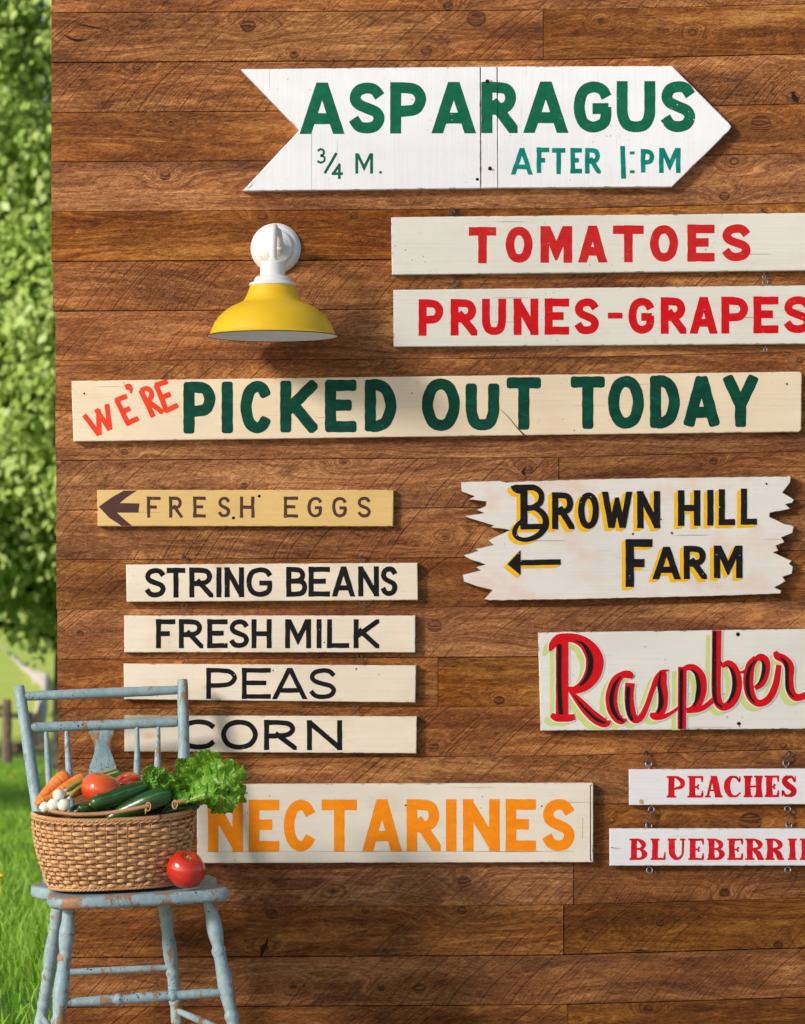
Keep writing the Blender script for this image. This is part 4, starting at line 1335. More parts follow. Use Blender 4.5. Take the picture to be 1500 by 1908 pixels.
def turned(name, a, b, prof, n=20, parent=chair, jit=.03):
    """round bar from a to b, prof = list of (t, radius in photo px)"""
    a, b = Vector(a), Vector(b)
    kk = .00111
    ts = np.linspace(0, 1, 90 if len(prof) > 6 else 26)
    pt = [p[0] for p in prof]; pr = [p[1] for p in prof]
    P_, R_, E_ = [], [], []
    for i, t in enumerate(ts):
        r = np.interp(t, pt, pr)
        P_.append(a + (b - a) * t + Vector((mnoise.noise(a * 9 + Vector((t * 3, 0, 0))), 0, 0)) * .0012)
        R_.append(r * kk * (1 + jit * mnoise.noise(a * 31 + Vector((t * 14, 0, 0)))))
    P_ = [P_[0] - (P_[1] - P_[0]).normalized() * .0012] + P_ + [P_[-1] + (P_[-1] - P_[-2]).normalized() * .0012]
    R_ = [R_[0] * .75] + R_ + [R_[-1] * .75]
    v, f = tube(P_, R_, n)
    slope = [0.0] * len(v)
    for i in range(len(P_)):
        bump = 1.0 if 0 < i < len(P_) - 1 and R_[i] > max(R_[max(0, i - 3)], R_[min(len(P_) - 1, i + 3)]) * 1.02 else 0.0
        for k in range(n): slope[i * n + k] = bump
    return obj(name, v, f, M['chair'], parent, smooth=True, attrs={'edge': slope})


# back posts (lean back towards the wall as they rise)
turned('back_post', P(35.5, 1279, .125), P(93, 1652, DL), [(0, 10.3), (.03, 10.8), (.5, 12.3), (.85, 12.5), (1, 10)])
turned('back_post', P(340.5, 1267, .075), P(345, 1646, DR), [(0, 10.3), (.03, 11), (.5, 12), (.85, 12.5), (1, 10)])
turned('top_rail', P(44, 1297.5, .128), P(334, 1285.5, .078), [(0, 7.5), (.02, 8.8), (.2, 9.8), (.5, 10.2), (.8, 9.8), (.98, 8.8), (1, 7.5)], jit=.05)
turned('middle_rail', P(54, 1356, .139), P(331, 1346, .092), [(0, 8.5), (.03, 10), (.2, 10.2), (.5, 9.8), (.8, 9.5), (.97, 9), (1, 8)], jit=.05)
for x0, y0, x1, t in ((85, 1354, 104, .12), (123.5, 1353, 142, .26), (255.5, 1349, 254, .70), (294.5, 1348, 290, .86)):
    d0 = .139 + (.092 - .139) * t; d1 = DL + (DR - DL) * t
    turned('spindle', P(x0, y0, d0), P(x1, 1650, d1), [(0, 4), (.05, 4.6), (.25, 6.6), (.5, 7.6), (.8, 6.8), (1, 5.5)])
# vase shaped splat
L_ = [(162, 1360), (168, 1371), (174, 1383), (176.5, 1393), (175.5, 1403), (170, 1418), (165.5, 1432), (165, 1446), (168, 1470), (172, 1520), (174, 1580), (172, 1650)]
R__ = [(215, 1357), (211, 1368), (206, 1379), (205, 1389), (206, 1400), (211, 1413), (216, 1427), (217.5, 1441), (215, 1465), (210, 1520), (208, 1580), (210, 1650)]
V, F, E = [], [], []
for side in (0, 1):
    for a, b in zip(L_, R__):
        for q in range(5):
            x = a[0] + (b[0] - a[0]) * q / 4; y = a[1] + (b[1] - a[1]) * q / 4
            t = (y - 1355) / 295
            dd = .118 + (.195 - .118) * t - .010 * (q / 4 - .5)
            edge = q in (0, 4)
            p = P(x, y, dd); p.y += (.007 if side else 0) + (.0015 if edge and not side else -.0015 if edge else 0)
            V.append(p); E.append(1.0 if edge else 0.0)
nr = len(L_)
for side in (0, 1):
    b0 = side * nr * 5
    for i in range(nr - 1):
        for q in range(4):
            qd = (b0 + i * 5 + q, b0 + i * 5 + q + 1, b0 + (i + 1) * 5 + q + 1, b0 + (i + 1) * 5 + q)
            F.append(qd if not side else tuple(reversed(qd)))
for i in range(nr - 1):
    for q in (0, 4):
        F.append((i * 5 + q, (i + 1) * 5 + q, nr * 5 + (i + 1) * 5 + q, nr * 5 + i * 5 + q))
fix_normals(obj('splat', V, F, M['chair'], chair, smooth=False, attrs={'edge': E}))

# seat: outline in metres round the chair's own axes, placed by its measured corners
SZ = CAMZ - (1672 - 1095) * K(.53)       # height of the seat top at its front left
def seat_pt(px, d, drop=0.0):
    k = K(d)
    x = (px - 750) * k
    # the seat leans a little: right side higher
    z = SZ + (x - P(93, 0, .53).x) * .033 - drop
    return Vector((x, -d, z))
SEAT = [(63, .20), (59, .235), (61, .285), (72, .315), (88, .335), (95, .37), (90, .42), (89, .47), (93, .510), (104, .532), (125, .543), (170, .548), (230, .541), (300, .524), (360, .505), (400, .492),
        (418, .480), (425, .462), (424, .435), (414, .400), (398, .36), (392, .32), (390, .285), (399, .25), (402, .215), (396, .175), (385, .158), (330, .150), (230, .163), (120, .183), (78, .188)]
sp_ = catmull([(a, b * 1000) for a, b in SEAT], True, 12)
sp_ = [(p[0], p[1] / 1000) for p in sp_]
N = len(sp_)
cx_ = sum(p[0] for p in sp_) / N; cd_ = sum(p[1] for p in sp_) / N
V, F, E = [], [], []
TH = .0265
layers = [(1.0, TH - .004, 1), (1.008, TH - .0085, .6), (1.010, TH * .5, .2), (1.006, .006, .5), (.995, .002, 1), (.975, 0, 1), (.90, .0008, 0), (.7, .004, 0), (.35, .005, 0)]
layers = [(.965, TH, 1)] + layers
rj = random.Random(4)
low = [.0022 * rj.random() if rj.random() < .45 else 0 for _ in range(N)]
for li, (s_, dr, e) in enumerate(layers):
    for i, p in enumerate(sp_):
        q = seat_pt(cx_ + (p[0] - cx_) * s_, cd_ + (p[1] - cd_) * s_, dr)
        if li in (0, 1): q.z += low[i] + .001 * mnoise.noise(q * 60)
        V.append(q); E.append(e)
for li in range(len(layers) - 1):
    for i in range(N):
        j = (i + 1) % N
        F.append((li * N + i, li * N + j, (li + 1) * N + j, (li + 1) * N + i))
F.append(tuple(range(N))); F.append(tuple(reversed(range((len(layers) - 1) * N, len(layers) * N))))
fix_normals(obj('seat', V, F, M['chair'], chair, smooth=True, attrs={'edge': E}))

FP = [(0, 11.5), (.03, 11.8), (.05, 12.5), (.08, 12), (.13, 14.6), (.17, 14.8), (.205, 13), (.228, 10.8), (.236, 11), (.245, 13.6), (.258, 14.2), (.27, 13.4), (.28, 11.8), (.30, 11.8), (.36, 14), (.42, 15.3), (.47, 14.2), (.52, 12), (.537, 10.8),
      (.545, 13.4), (.558, 14.4), (.57, 13.8), (.582, 11.6), (.62, 12.6), (.70, 14.2), (.78, 13), (.9, 10), (1, 8.5)]
BP = [(0, 12.2), (.03, 12.8), (.09, 13.2), (.115, 11.4), (.125, 12.6), (.138, 13.2), (.15, 12.2), (.165, 11.4), (.24, 13.8), (.31, 14.2), (.36, 12), (.378, 11), (.386, 13), (.40, 13.6), (.412, 12.8), (.425, 11.2), (.50, 12.6), (.545, 11.2), (.555, 13),
      (.57, 13.4), (.585, 11.4), (.68, 13.4), (.8, 11.8), (1, 8.5)]


def leg(x0, y0, d0, xm, ym, d1, prof):
    """leg through the measured pixels (x0,y0) at the seat and (xm,ym), carried on to the ground"""
    a = P(x0, y0, d0)
    t = 1.0
    b = P(xm, ym, (d0 + d1) / 2 + .02)
    dirv = (b - a)
    dirv.y = -(d1 - d0) * (dirv.z / (0 - a.z)) if a.z else 0
    s_ = (0.0 - a.z) / dirv.z
    e = a + dirv * s_
    turned('leg', a + Vector((0, 0, .006)), e, prof)
    return a, e


fl = leg(130, 1690, .47, 108, 1893, .54, FP)
bl = leg(109.5, 1688, .22, 75, 1900, .13, BP)
fr = leg(388.5, 1676, .43, 429, 1890, .49, FP)
br = leg(306.5, 1684, .18, 326, 1875, .09, BP)


def at(l, py, d):
    z = P(0, py, d).z
    a, e = l
    return a + (e - a) * ((z - a.z) / (e.z - a.z))


turned('stretcher', at(fl, 1869, .5), at(fr, 1850, .47), [(0, 7), (.08, 8), (.25, 10), (.33, 8.2), (.335, 11), (.36, 11.5), (.365, 8.5), (.5, 10.5), (.655, 8.5), (.66, 11.5), (.685, 11.5), (.69, 8.3), (.85, 9), (1, 6.5)])
turned('stretcher', at(bl, 1815, .2), at(br, 1804, .16), [(0, 5.5), (.1, 6.4), (.5, 7.2), (.9, 6.4), (1, 5.5)])
turned('stretcher', at(br, 1884, .14), at(fr, 1932, .48), [(0, 5.5), (.1, 6.4), (.5, 7.6), (.9, 6.4), (1, 5.5)])
turned('stretcher', at(bl, 1893, .16), at(fl, 1940, .52), [(0, 5.5), (.1, 6.4), (.5, 7.6), (.9, 6.4), (1, 5.5)])

# ------------------------------------------------------------------ basket
BC_D = .37                         # depth of the basket's centre
bcx = P(212, 0, BC_D).x
Zseat = seat_pt(212, BC_D).z
YAW = R(9)
BXr, BYr = .1690, .112             # half axes at rim
BXb, BYb = .1300, .088             # at base
HB = .148


def bask(a, t, off=0.0):
    """point on the basket side: angle a, height fraction t"""
    e = 2.4
    ca, sa = math.cos(a), math.sin(a)
    q = (abs(ca) ** e + abs(sa) ** e) ** (-1 / e)
    bul = .008 * math.sin(math.pi * min(1, t)) 
    rx = BXb + (BXr - BXb) * t + bul + off; ry = BYb + (BYr - BYb) * t + bul + off
    x, y = rx * q * ca, ry * q * sa
    sag = .012 * (abs(ca) ** 3) * t
    z = HB * t + sag
    X_, Y_ = x * math.cos(YAW) - y * math.sin(YAW), x * math.sin(YAW) + y * math.cos(YAW)
    return Vector((bcx + X_, -BC_D + Y_, Zseat + .003 + z + (X_) * .033))


def mat_wicker():
    n = NT('honey_wicker', 0.42, 0.4)
    a = n.noise(n.pvec(20, 20, 60), 1.0, 3.0, 0.6)
    b = n.noise(n.pvec(130, 130, 500), 1.0, 3.0, 0.65)
    c = n.mix(n.range(a, .3, .7), (0.52, 0.255, 0.105), (0.68, 0.385, 0.18))
    c = n.mix(n.mul(n.range(b, .5, .75), .5), c, (0.30, 0.125, 0.04))
    c = n.mix(n.range(n.noise(n.pvec(60, 60, 60, 3.0), 1.0, 2.0), .66, .72), c, (0.25, 0.095, 0.03))
    n.color(c)
    n.bump(b, .0006, .9)
    return n.m


M['wicker'] = mat_wicker()
M['stake'] = mat_simple('dark_cane', (0.36, 0.17, 0.07), .5, .35, .25, 60)
basket = thing('wicker_basket', 'oval honey coloured wicker basket heaped with vegetables on the chair seat', 'basket', (bcx, -BC_D, Zseat + .002))
NS = 46
rows = 15
for r_ in range(rows):
    t = .045 + .86 * (r_ + .5) / rows
    n_ = NS * 8
    pts, V, F = [], [], []
    rw = random.Random(r_)
    ph_ = [rw.uniform(-.0006, .0006) for _ in range(NS)]
    half = HB * .86 / rows * .47
    for i in range(n_):
        a = 2 * math.pi * i / n_
        s_ = math.cos(a * NS / 2 + math.pi * r_)
        ofs = .0034 * s_ + ph_[int(i / 8) % NS] + .0016
        dz = .0009 * math.sin(a * 5 + r_ * 1.7) + ph_[int(i / 8 + 3) % NS] * .8
        wd = half * (.70 + .38 * abs(s_))
        o_ = bask(a, t, ofs + .0012); i_ = bask(a, t, ofs - .0010)
        o2 = bask(a, t, ofs + .0004)
        V += [o_ + Vector((0, 0, dz + wd * .45)), o_ + Vector((0, 0, dz - wd * .45)), o2 + Vector((0, 0, dz - wd)), i_ + Vector((0, 0, dz - wd * .8)), i_ + Vector((0, 0, dz + wd * .8)), o2 + Vector((0, 0, dz + wd))]
    for i in range(n_):
        j = (i + 1) % n_
        for k in range(6):
            k2 = (k + 1) % 6
            F.append((i * 6 + k, i * 6 + k2, j * 6 + k2, j * 6 + k))
    fix_normals(obj('weaver', V, F, M['wicker'], basket, smooth=True))
for k in range(NS):
    a = 2 * math.pi * (k + .5) / NS
    parts = []
    for da in (-.012, .012):
        parts.append(tube([bask(a + da, t, .0022) for t in (0.0, .25, .5, .75, 1.0)], [.0013] * 5, 6))
    obj('stake', *merge(parts), M['stake'], basket, smooth=True)


def braid(name, t, offr, amp, strands, turns, rad, z0=0):
    for s_ in range(strands):
        n_ = 420
        pts = []
        for i in range(n_):
            a = 2 * math.pi * i / n_
            ph = a * turns + 2 * math.pi * s_ / strands
            p = bask(a, t, offr + amp * math.cos(ph))
            p.z += amp * math.sin(ph) + z0
            pts.append(p)
        v, f = tube(pts, [rad] * n_, 6, closed=True)
        obj(name, v, f, M['wicker'], basket, smooth=True)


braid('rim_strand', 1.0, .0005, .0030, 4, 34, .0021)
braid('rim_strand', .955, .0022, .0016, 2, 40, .0017)
braid('foot_strand', .0, .004, .0022, 3, 36, .0019, .0035)
braid('foot_strand', .035, .0035, .0012, 2, 34, .0015, .003)
V = [bask(2 * math.pi * i / 96, t, -.0036) for t in (.02, .25, .5, .75, .97) for i in range(96)]  # plain dark sheet added inside so nothing bright shows through the weave
F = [(r_ * 96 + i, r_ * 96 + (i + 1) % 96, (r_ + 1) * 96 + (i + 1) % 96, (r_ + 1) * 96 + i) for r_ in range(4) for i in range(96)]
obj('gap_liner', V, F, M['stake'], basket, smooth=True)
# base
V = [bask(2 * math.pi * i / 60, .0, -.002) + Vector((0, 0, .004)) for i in range(60)]
V += [v + Vector((0, 0, -.003)) for v in V]
F = [tuple(range(60)), tuple(reversed(range(60, 120)))] + [(i, (i + 1) % 60, 60 + (i + 1) % 60, 60 + i) for i in range(60)]
fix_normals(obj('base', V, F, M['stake'], basket))


def wrapped_handle(pts, rad, name='handle'):
    pp, rr_ = smooth_path(pts, [rad] * len(pts), 12)
    v, f = tube(pp, rr_, 10)
    h = obj(name, v, f, M['stake'], basket, smooth=True)
    # cane binding wound round the core
    L = 0; W = []
    for i in range(len(pp) - 1):
        t = (pp[i + 1] - pp[i])
        n1 = t.normalized().cross(Vector((0, 0, 1))).normalized(); n2 = t.normalized().cross(n1)
        m = max(2, int(t.length / .00035))
        for j in range(m):
            s_ = L + t.length * j / m
            an = s_ / .0021 * 2 * math.pi
            W.append(pp[i] + t * j / m + (n1 * math.cos(an) + n2 * math.sin(an)) * (rad + .0002))
        L += t.length
    v, f = tube(W, [.00085] * len(W), 5)
    obj('binding', v, f, M['wicker'], h, smooth=True)
    return h


BD = BC_D
# front swing handle lying along the near rim, and the second one at the right
wrapped_handle([P(74, 1494, .40), P(86, 1506, .44), P(110, 1514, .475), (P(150, 1517.5, .49)), P(200, 1515, .49), P(240, 1509, .487), P(268, 1503, .482), P(278, 1501, .48)], .0036)
wrapped_handle([P(325, 1495, .46), P(340, 1493, .455), P(358, 1491, .44), P(371, 1489, .42), P(376, 1492, .39), P(374, 1497, .36)], .0036)
for px, py, d in ((276, 1503, .482), (326, 1499, .461)):
    pts = []
    c = P(px, py, d)
    for i in range(14):
        a = 2 * math.pi * i / 14
        pts.append(c + Vector((math.cos(a) * .0052, math.sin(a) * .004, math.sin(a) * .0085)))
    v, f = tube(pts, [.0014] * 14, 7, closed=True)
    obj('handle_loop', v, f, M['wicker'], basket, smooth=True)
v, f = tube([P(270, 1509, .485), P(271.5, 1513, .488), P(271, 1517, .487)], [.0011] * 3, 6)
obj('tie', v, f, M['lampyellow'], basket, smooth=True)


# ------------------------------------------------------------------ vegetables
def mat_tomato():
    n = NT('tomato_skin', 0.16, 0.5)
    x, y, z = n.P()
    a = n.noise(n.pvec(18, 18, 18), 1.0, 2.0, .5)
    o = n.attr('ripe')
    c = n.mix(n.range(a, .35, .7), (0.50, 0.006, 0.003), (0.58, 0.020, 0.005))
    c = n.mix(o, c, (0.74, 0.14, 0.014))
    v = n.voro(n.pvec(300, 300, 300), 1.0)
    c = n.mix(n.mul(n.math('LESS_THAN', v.outputs['Distance'], .10), .25), c, (0.8, 0.3, 0.08))
    n.color(c)
    n.b.inputs['Coat Weight'].default_value = 0.5
    n.b.inputs['Coat Roughness'].default_value = 0.08
    n.b.inputs['Subsurface Weight'].default_value = 0.08
    n.b.inputs['Subsurface Radius'].default_value = (.01, .003, .001)
    n.bump(a, .0008, .3)
    return n.m


def mat_cuke():
    n = NT('cucumber_skin', 0.27, 0.5)
    a = n.noise(n.pvec(35, 35, 35), 1.0, 3.0, .6)
    st = n.attr('stripe')
    c = n.mix(n.range(a, .3, .7), (0.009, 0.042, 0.006), (0.022, 0.085, 0.012))
    c = n.mix(n.mul(n.range(n.add(st, n.mul(n.sub(a, .5), .6)), .55, 1.0), .75), c, (0.085, 0.20, 0.030))
    v = n.voro(n.pvec(260, 260, 260), 1.0)
    c = n.mix(n.mul(n.math('LESS_THAN', v.outputs['Distance'], .16), .3), c, (0.12, 0.22, 0.06))
    n.color(c)
    n.b.inputs['Coat Weight'].default_value = 0.25
    n.b.inputs['Coat Roughness'].default_value = 0.2
    n.bump(n.noise(n.pvec(110, 110, 110), 1.0, 3.0, .6), .0008, .5)
    return n.m


def mat_carrot():
    n = NT('carrot_skin', 0.38, 0.45)
    a = n.noise(n.pvec(40, 40, 40), 1.0, 4.0, .65)
    st = n.attr('ring')
    c = n.mix(n.range(a, .3, .7), (0.70, 0.17, 0.022), (0.80, 0.27, 0.055))
    c = n.mix(n.mul(n.range(st, .6, 1.0), .45), c, (0.42, 0.13, 0.04))
    n.color(c)
    n.bump(n.sub(a, st), .0010, .8)
    n.b.inputs['Subsurface Weight'].default_value = 0.06
    return n.m


def mat_onion():
    n = NT('onion_bulb_skin', 0.28, 0.5)
    a = n.noise(n.pvec(30, 30, 30), 1.0, 3.0, .6)
    n.color(n.mix(n.range(a, .4, .75), (0.80, 0.77, 0.66), (0.72, 0.68, 0.50)))
    n.b.inputs['Subsurface Weight'].default_value = 0.15
    n.b.inputs['Subsurface Radius'].default_value = (.004, .004, .002)
    n.b.inputs['Coat Weight'].default_value = .3
    return n.m


M['tomato'] = mat_tomato(); M['cuke'] = mat_cuke(); M['carrot'] = mat_carrot(); M['onion'] = mat_onion()
M['stalk'] = mat_simple('onion_stalk', (0.20, 0.34, 0.055), .4, .4, .35, 30, col2=(0.42, 0.47, 0.12))
M['darkstalk'] = mat_simple('dark_onion_leaf', (0.035, 0.115, 0.018), .4, .4, .35, 30, col2=(0.07, 0.19, 0.03))
M['stem'] = mat_simple('dry_stem_scar', (0.42, 0.33, 0.12), .7, .2, .35, 200)


def tomato(label, c, rx, rz, axis, lobes=5, ph=0.0, ripe=.0, lob=.035):
    t = thing('tomato', label, 'tomato', c, None)
    ax = Vector(axis).normalized()
    ref = Vector((0, -1, 0)) if abs(ax.y) < .9 else Vector((1, 0, 0))
    u = ax.cross(ref).normalized(); w = ax.cross(u)
    V, F, A = [], [], []
    nu, nv = 72, 36
    for j in range(nv + 1):
        th = math.pi * j / nv
        for i in range(nu):
            a = 2 * math.pi * i / nu
            top_ = max(0, math.cos(th))
            r = rx * math.sin(th) ** .92 * (1 + lob * math.cos(lobes * a + ph) * (.35 + .65 * top_) + .02 * math.cos(2 * a + ph * 2))
            h = rz * (math.cos(th) * (1.02 - .0 * top_) - .26 * math.exp(-(math.sin(th) / .30) ** 2) * (1 if math.cos(th) > 0 else .0))
            V.append(Vector(c) + ax * h + (u * math.cos(a) + w * math.sin(a)) * r)
            A.append(max(0, min(1, ripe * (.6 + .9 * math.exp(-(math.sin(th) / .8) ** 2) * (math.cos(th) > 0)) + .3 * ripe * math.sin(a + ph))))
    for j in range(nv):
        for i in range(nu):
            i2 = (i + 1) % nu
            F.append((j * nu + i, (j + 1) * nu + i, (j + 1) * nu + i2, j * nu + i2))
    o = obj('flesh', V, F, M['tomato'], t, smooth=True, attrs={'ripe': A})
    fix_normals(o)
    # stem scar
    pc = Vector(c) + ax * (rz * .775)
    parts = []
    for q in range(7):
        a = 2 * math.pi * q / 7 + ph
        dv = u * math.cos(a) + w * math.sin(a)
        parts.append(tube([pc, pc + dv * rx * .10 + ax * .0008, pc + dv * rx * .19 + ax * .0026], [.0022, .0016, .0004], 6))
    obj('stem_scar', *merge(parts), M['stem'], t, smooth=True)
    return t


def cuke(label, pts, radii, name='cucumber', cat='cucumber'):
    t = thing(name, label, cat, pts[0])
    pp, rr_ = smooth_path(pts, radii, 10)
    n = 28
    v, f = tube(pp, rr_, n)
    A = []
    for i in range(len(pp)):
        for k in range(n): A.append(max(0, math.sin(k / n * 2 * math.pi * 5 + .4)) ** 2)
    o = obj('skin', v, f, M['cuke'], t, smooth=True, attrs={'stripe': A})
    a, b = pp[0], pp[1]
    dv = (a - b).normalized()
    v, f = lathe([(.0005, .0016), (.0026, .0012), (.0032, 0), (.0034, -.002)], a + dv * .0002, 10, axis=dv)
    obj('blossom_end', v, f, M['stem'], t, smooth=True)
    return t


def carrot(label, pts, radii):
    t = thing('carrot', label, 'carrot', pts[0], 'carrots at the left end of the basket')
    pp, rr_ = smooth_path(pts, radii, 14)
    rr2 = []
    A = []
    n = 22
    rc = random.Random(int(pts[0].x * 1e5))
    g = [rc.uniform(0, 1) ** 5 for _ in pp]
    for i, r in enumerate(rr_): rr2.append(r * (1 - .05 * g[i] + .02 * math.sin(i * .8)))
    v, f = tube(pp, rr2, n)
    for i in range(len(pp)):
        for k in range(n): A.append(g[i])
    obj('root', v, f, M['carrot'], t, smooth=True, attrs={'ring': A})
    return t


tomato('glossy red tomato alone on the chair seat in front of the basket', P(346.5, 1620, .455) + Vector((0, 0, .0)), 36.2 * K(.455), 33 * K(.455), (.28, -.42, .85), 5, .6, .12, .03)
tomato('large orange red tomato in the middle of the basket', P(188.5, 1470, .42), 37 * K(.42), 30 * K(.42), (.25, -.05, .97), 4, .2, 1.0, .02)
tomato('ribbed red tomato half hidden behind the upper cucumber', P(240, 1461, .34), 27 * K(.34), 21 * K(.34), (-.1, -.3, .9), 6, 1.0, .35, .07)
k_ = K(.45)
cuke('long dark green cucumber lying in front of the large tomato, upper of the two', [P(168, 1499, .46), P(172, 1497.5, .459), P(185, 1493.5, .455), P(210, 1487, .445), P(240, 1477, .43), P(262, 1470, .42), P(275, 1466, .415), P(281, 1465, .413)],
     [.002, 11 * k_, 15 * k_, 16.2 * k_, 16.5 * k_, 15.2 * k_, 11 * k_, .002])
cuke('thick dark green cucumber passing under the front handle', [P(196, 1531, .44), P(204, 1526, .44), P(222, 1517, .44), P(250, 1504, .445), P(280, 1491, .45), (P(302, 1484, .445)), P(317, 1482, .44), P(323, 1482, .44)],
     [.002, 11 * k_, 16 * k_, 17.5 * k_, 18.5 * k_, 17.5 * k_, 12 * k_, .002])
cuke('small dark cucumber tip beside the onion bulbs', [P(145, 1508, .46), P(149, 1507, .458), P(160, 1507, .45), P(180, 1510, .43), P(200, 1512, .41)], [.002, 9 * k_, 11.5 * k_, 12 * k_, 9 * k_])
cuke('dark green cucumber at the right end of the basket below the lettuce', [P(300, 1521, .40), P(310, 1514, .40), P(330, 1507, .40), P(350, 1502, .39), P(366, 1499, .38), P(371, 1498, .375)], [.002, 9 * k_, 12 * k_, 12 * k_, 9 * k_, .003])
carrot('thickest carrot, lying outermost with its tip on the basket rim', [P(66, 1497, .40), P(74, 1490, .39), P(90, 1475, .375), P(107, 1459, .36), P(121, 1449, .35), P(129, 1446, .345)], [.003, 7.5 * k_, 11.5 * k_, 14.5 * k_, 14.5 * k_, 6 * k_])
carrot('slimmer carrot behind the onion bulbs', [P(92, 1488, .40), P(100, 1481, .395), P(118, 1470, .385), P(138, 1459, .37), P(152, 1452, .36), P(158, 1450, .355)], [.003, 6.5 * k_, 9.5 * k_, 11.5 * k_, 11.5 * k_, 5 * k_])
carrot('short carrot tip under the thickest carrot', [P(68, 1499, .42), P(76, 1494, .42), P(92, 1489, .41), P(108, 1484, .40)], [.004, 7 * k_, 8 * k_, 9 * k_])
carrot('yellowish thin carrot under the green onion stalks', [P(122, 1490, .43), P(130, 1483, .425), P(143, 1477, .415), P(158, 1470, .40)], [.003, 6 * k_, 7.5 * k_, 8 * k_])

for (px, py, r, d, way, lab) in (
        (109.5, 1481.5, 11.2, .455, [(122, 1474), (140, 1461), (165, 1450), (190, 1441), (215, 1435)], 'white onion bulb on top of the others with a long green stalk'),
        (100, 1499.5, 12.0, .46, [(112, 1492), (128, 1484), (150, 1468), (175, 1455), (205, 1446)], 'middle white onion bulb between two others'),
        (119.5, 1500.5, 12.0, .47, [(127, 1491), (136, 1478), (152, 1465), (180, 1452), (222, 1437)], 'white onion bulb nearest the cucumbers'),
        (84, 1504, 10.5, .445, [(94, 1499), (108, 1492), (125, 1484)], 'white onion bulb half sunk at the left rim')):
    t = thing('spring_onion', lab, 'onion', P(px, py, d), 'spring onions at the left of the basket')
    kk = K(d)
    c = P(px, py, d)
    w0 = P(way[0][0], way[0][1], d - .01)
    ax = (w0 - c).normalized()
    pr = [(.0008, -r * kk * 1.02), (r * kk * .45, -r * kk * .93), (r * kk * .8, -r * kk * .62), (r * kk, -r * kk * .05), (r * kk * .92, r * kk * .4), (r * kk * .66, r * kk * .8), (r * kk * .42, r * kk * 1.15), (r * kk * .34, r * kk * 1.6)]
    pp, rr_ = smooth_path([Vector((q[0], q[1], 0)) for q in pr], [1] * len(pr), 4)
    v, f = lathe([(max(q.x, .0003), q.y) for q in pp], c, 28, axis=ax)
    fix_normals(obj('bulb', v, f, M['onion'], t, smooth=True))
    parts = []
    for q in range(8):
        dv = (ax * -1 + Vector((random.uniform(-.6, .6), random.uniform(-.6, .6), random.uniform(-.6, .6)))).normalized()
        parts.append(tube([c - ax * r * kk * .98, c - ax * r * kk * 1.0 + dv * .003], [.0003, .0001], 4))
    obj('roots', *merge(parts), M['stem'], t)
    n_ = len(way)
    pts = [c + ax * r * kk * .9] + [P(a, b, d - .012 - i * .018) for i, (a, b) in enumerate(way)]
    pp, rr_ = smooth_path(pts, [.0042] * (len(pts) - 1) + [.0026], 8)
    v, f = tube(pp, rr_, 14)
    obj('stalk', v, f, M['stalk'], t, smooth=True)
t = thing('onion_leaves', 'dark green onion leaf ends lying behind the large tomato', 'onion leaves', P(200, 1450, .35))
for a in ([(160, 1463), (180, 1449), (205, 1439), (223, 1434)], [(196, 1449), (212, 1445), (232, 1441), (243, 1441)], [(200, 1456), (216, 1449), (236, 1444)]):
    pts = [P(q[0], q[1], .34 - i * .01) for i, q in enumerate(a)]
    pp, rr_ = smooth_path(pts, [.0032] + [.0042] * (len(pts) - 2) + [.0015], 8)
    v, f = tube(pp, rr_, 12)
    obj('leaf', v, f, M['darkstalk'], t, smooth=True)

# filling leaves of darkness: a few hidden vegetables underneath so the heap is full
cuke('dark cucumber lying under the large tomato', [P(130, 1520, .36), P(140, 1516, .36), P(180, 1508, .36), P(230, 1500, .36), P(245, 1498, .36)], [.003, 16 * k_, 20 * k_, 18 * k_, .003])
cuke('dark cucumber lying at the bottom right under the greens', [P(240, 1512, .34), P(250, 1508, .34), P(290, 1498, .34), P(335, 1494, .34), P(345, 1494, .34)], [.003, 16 * k_, 22 * k_, 18 * k_, .003])


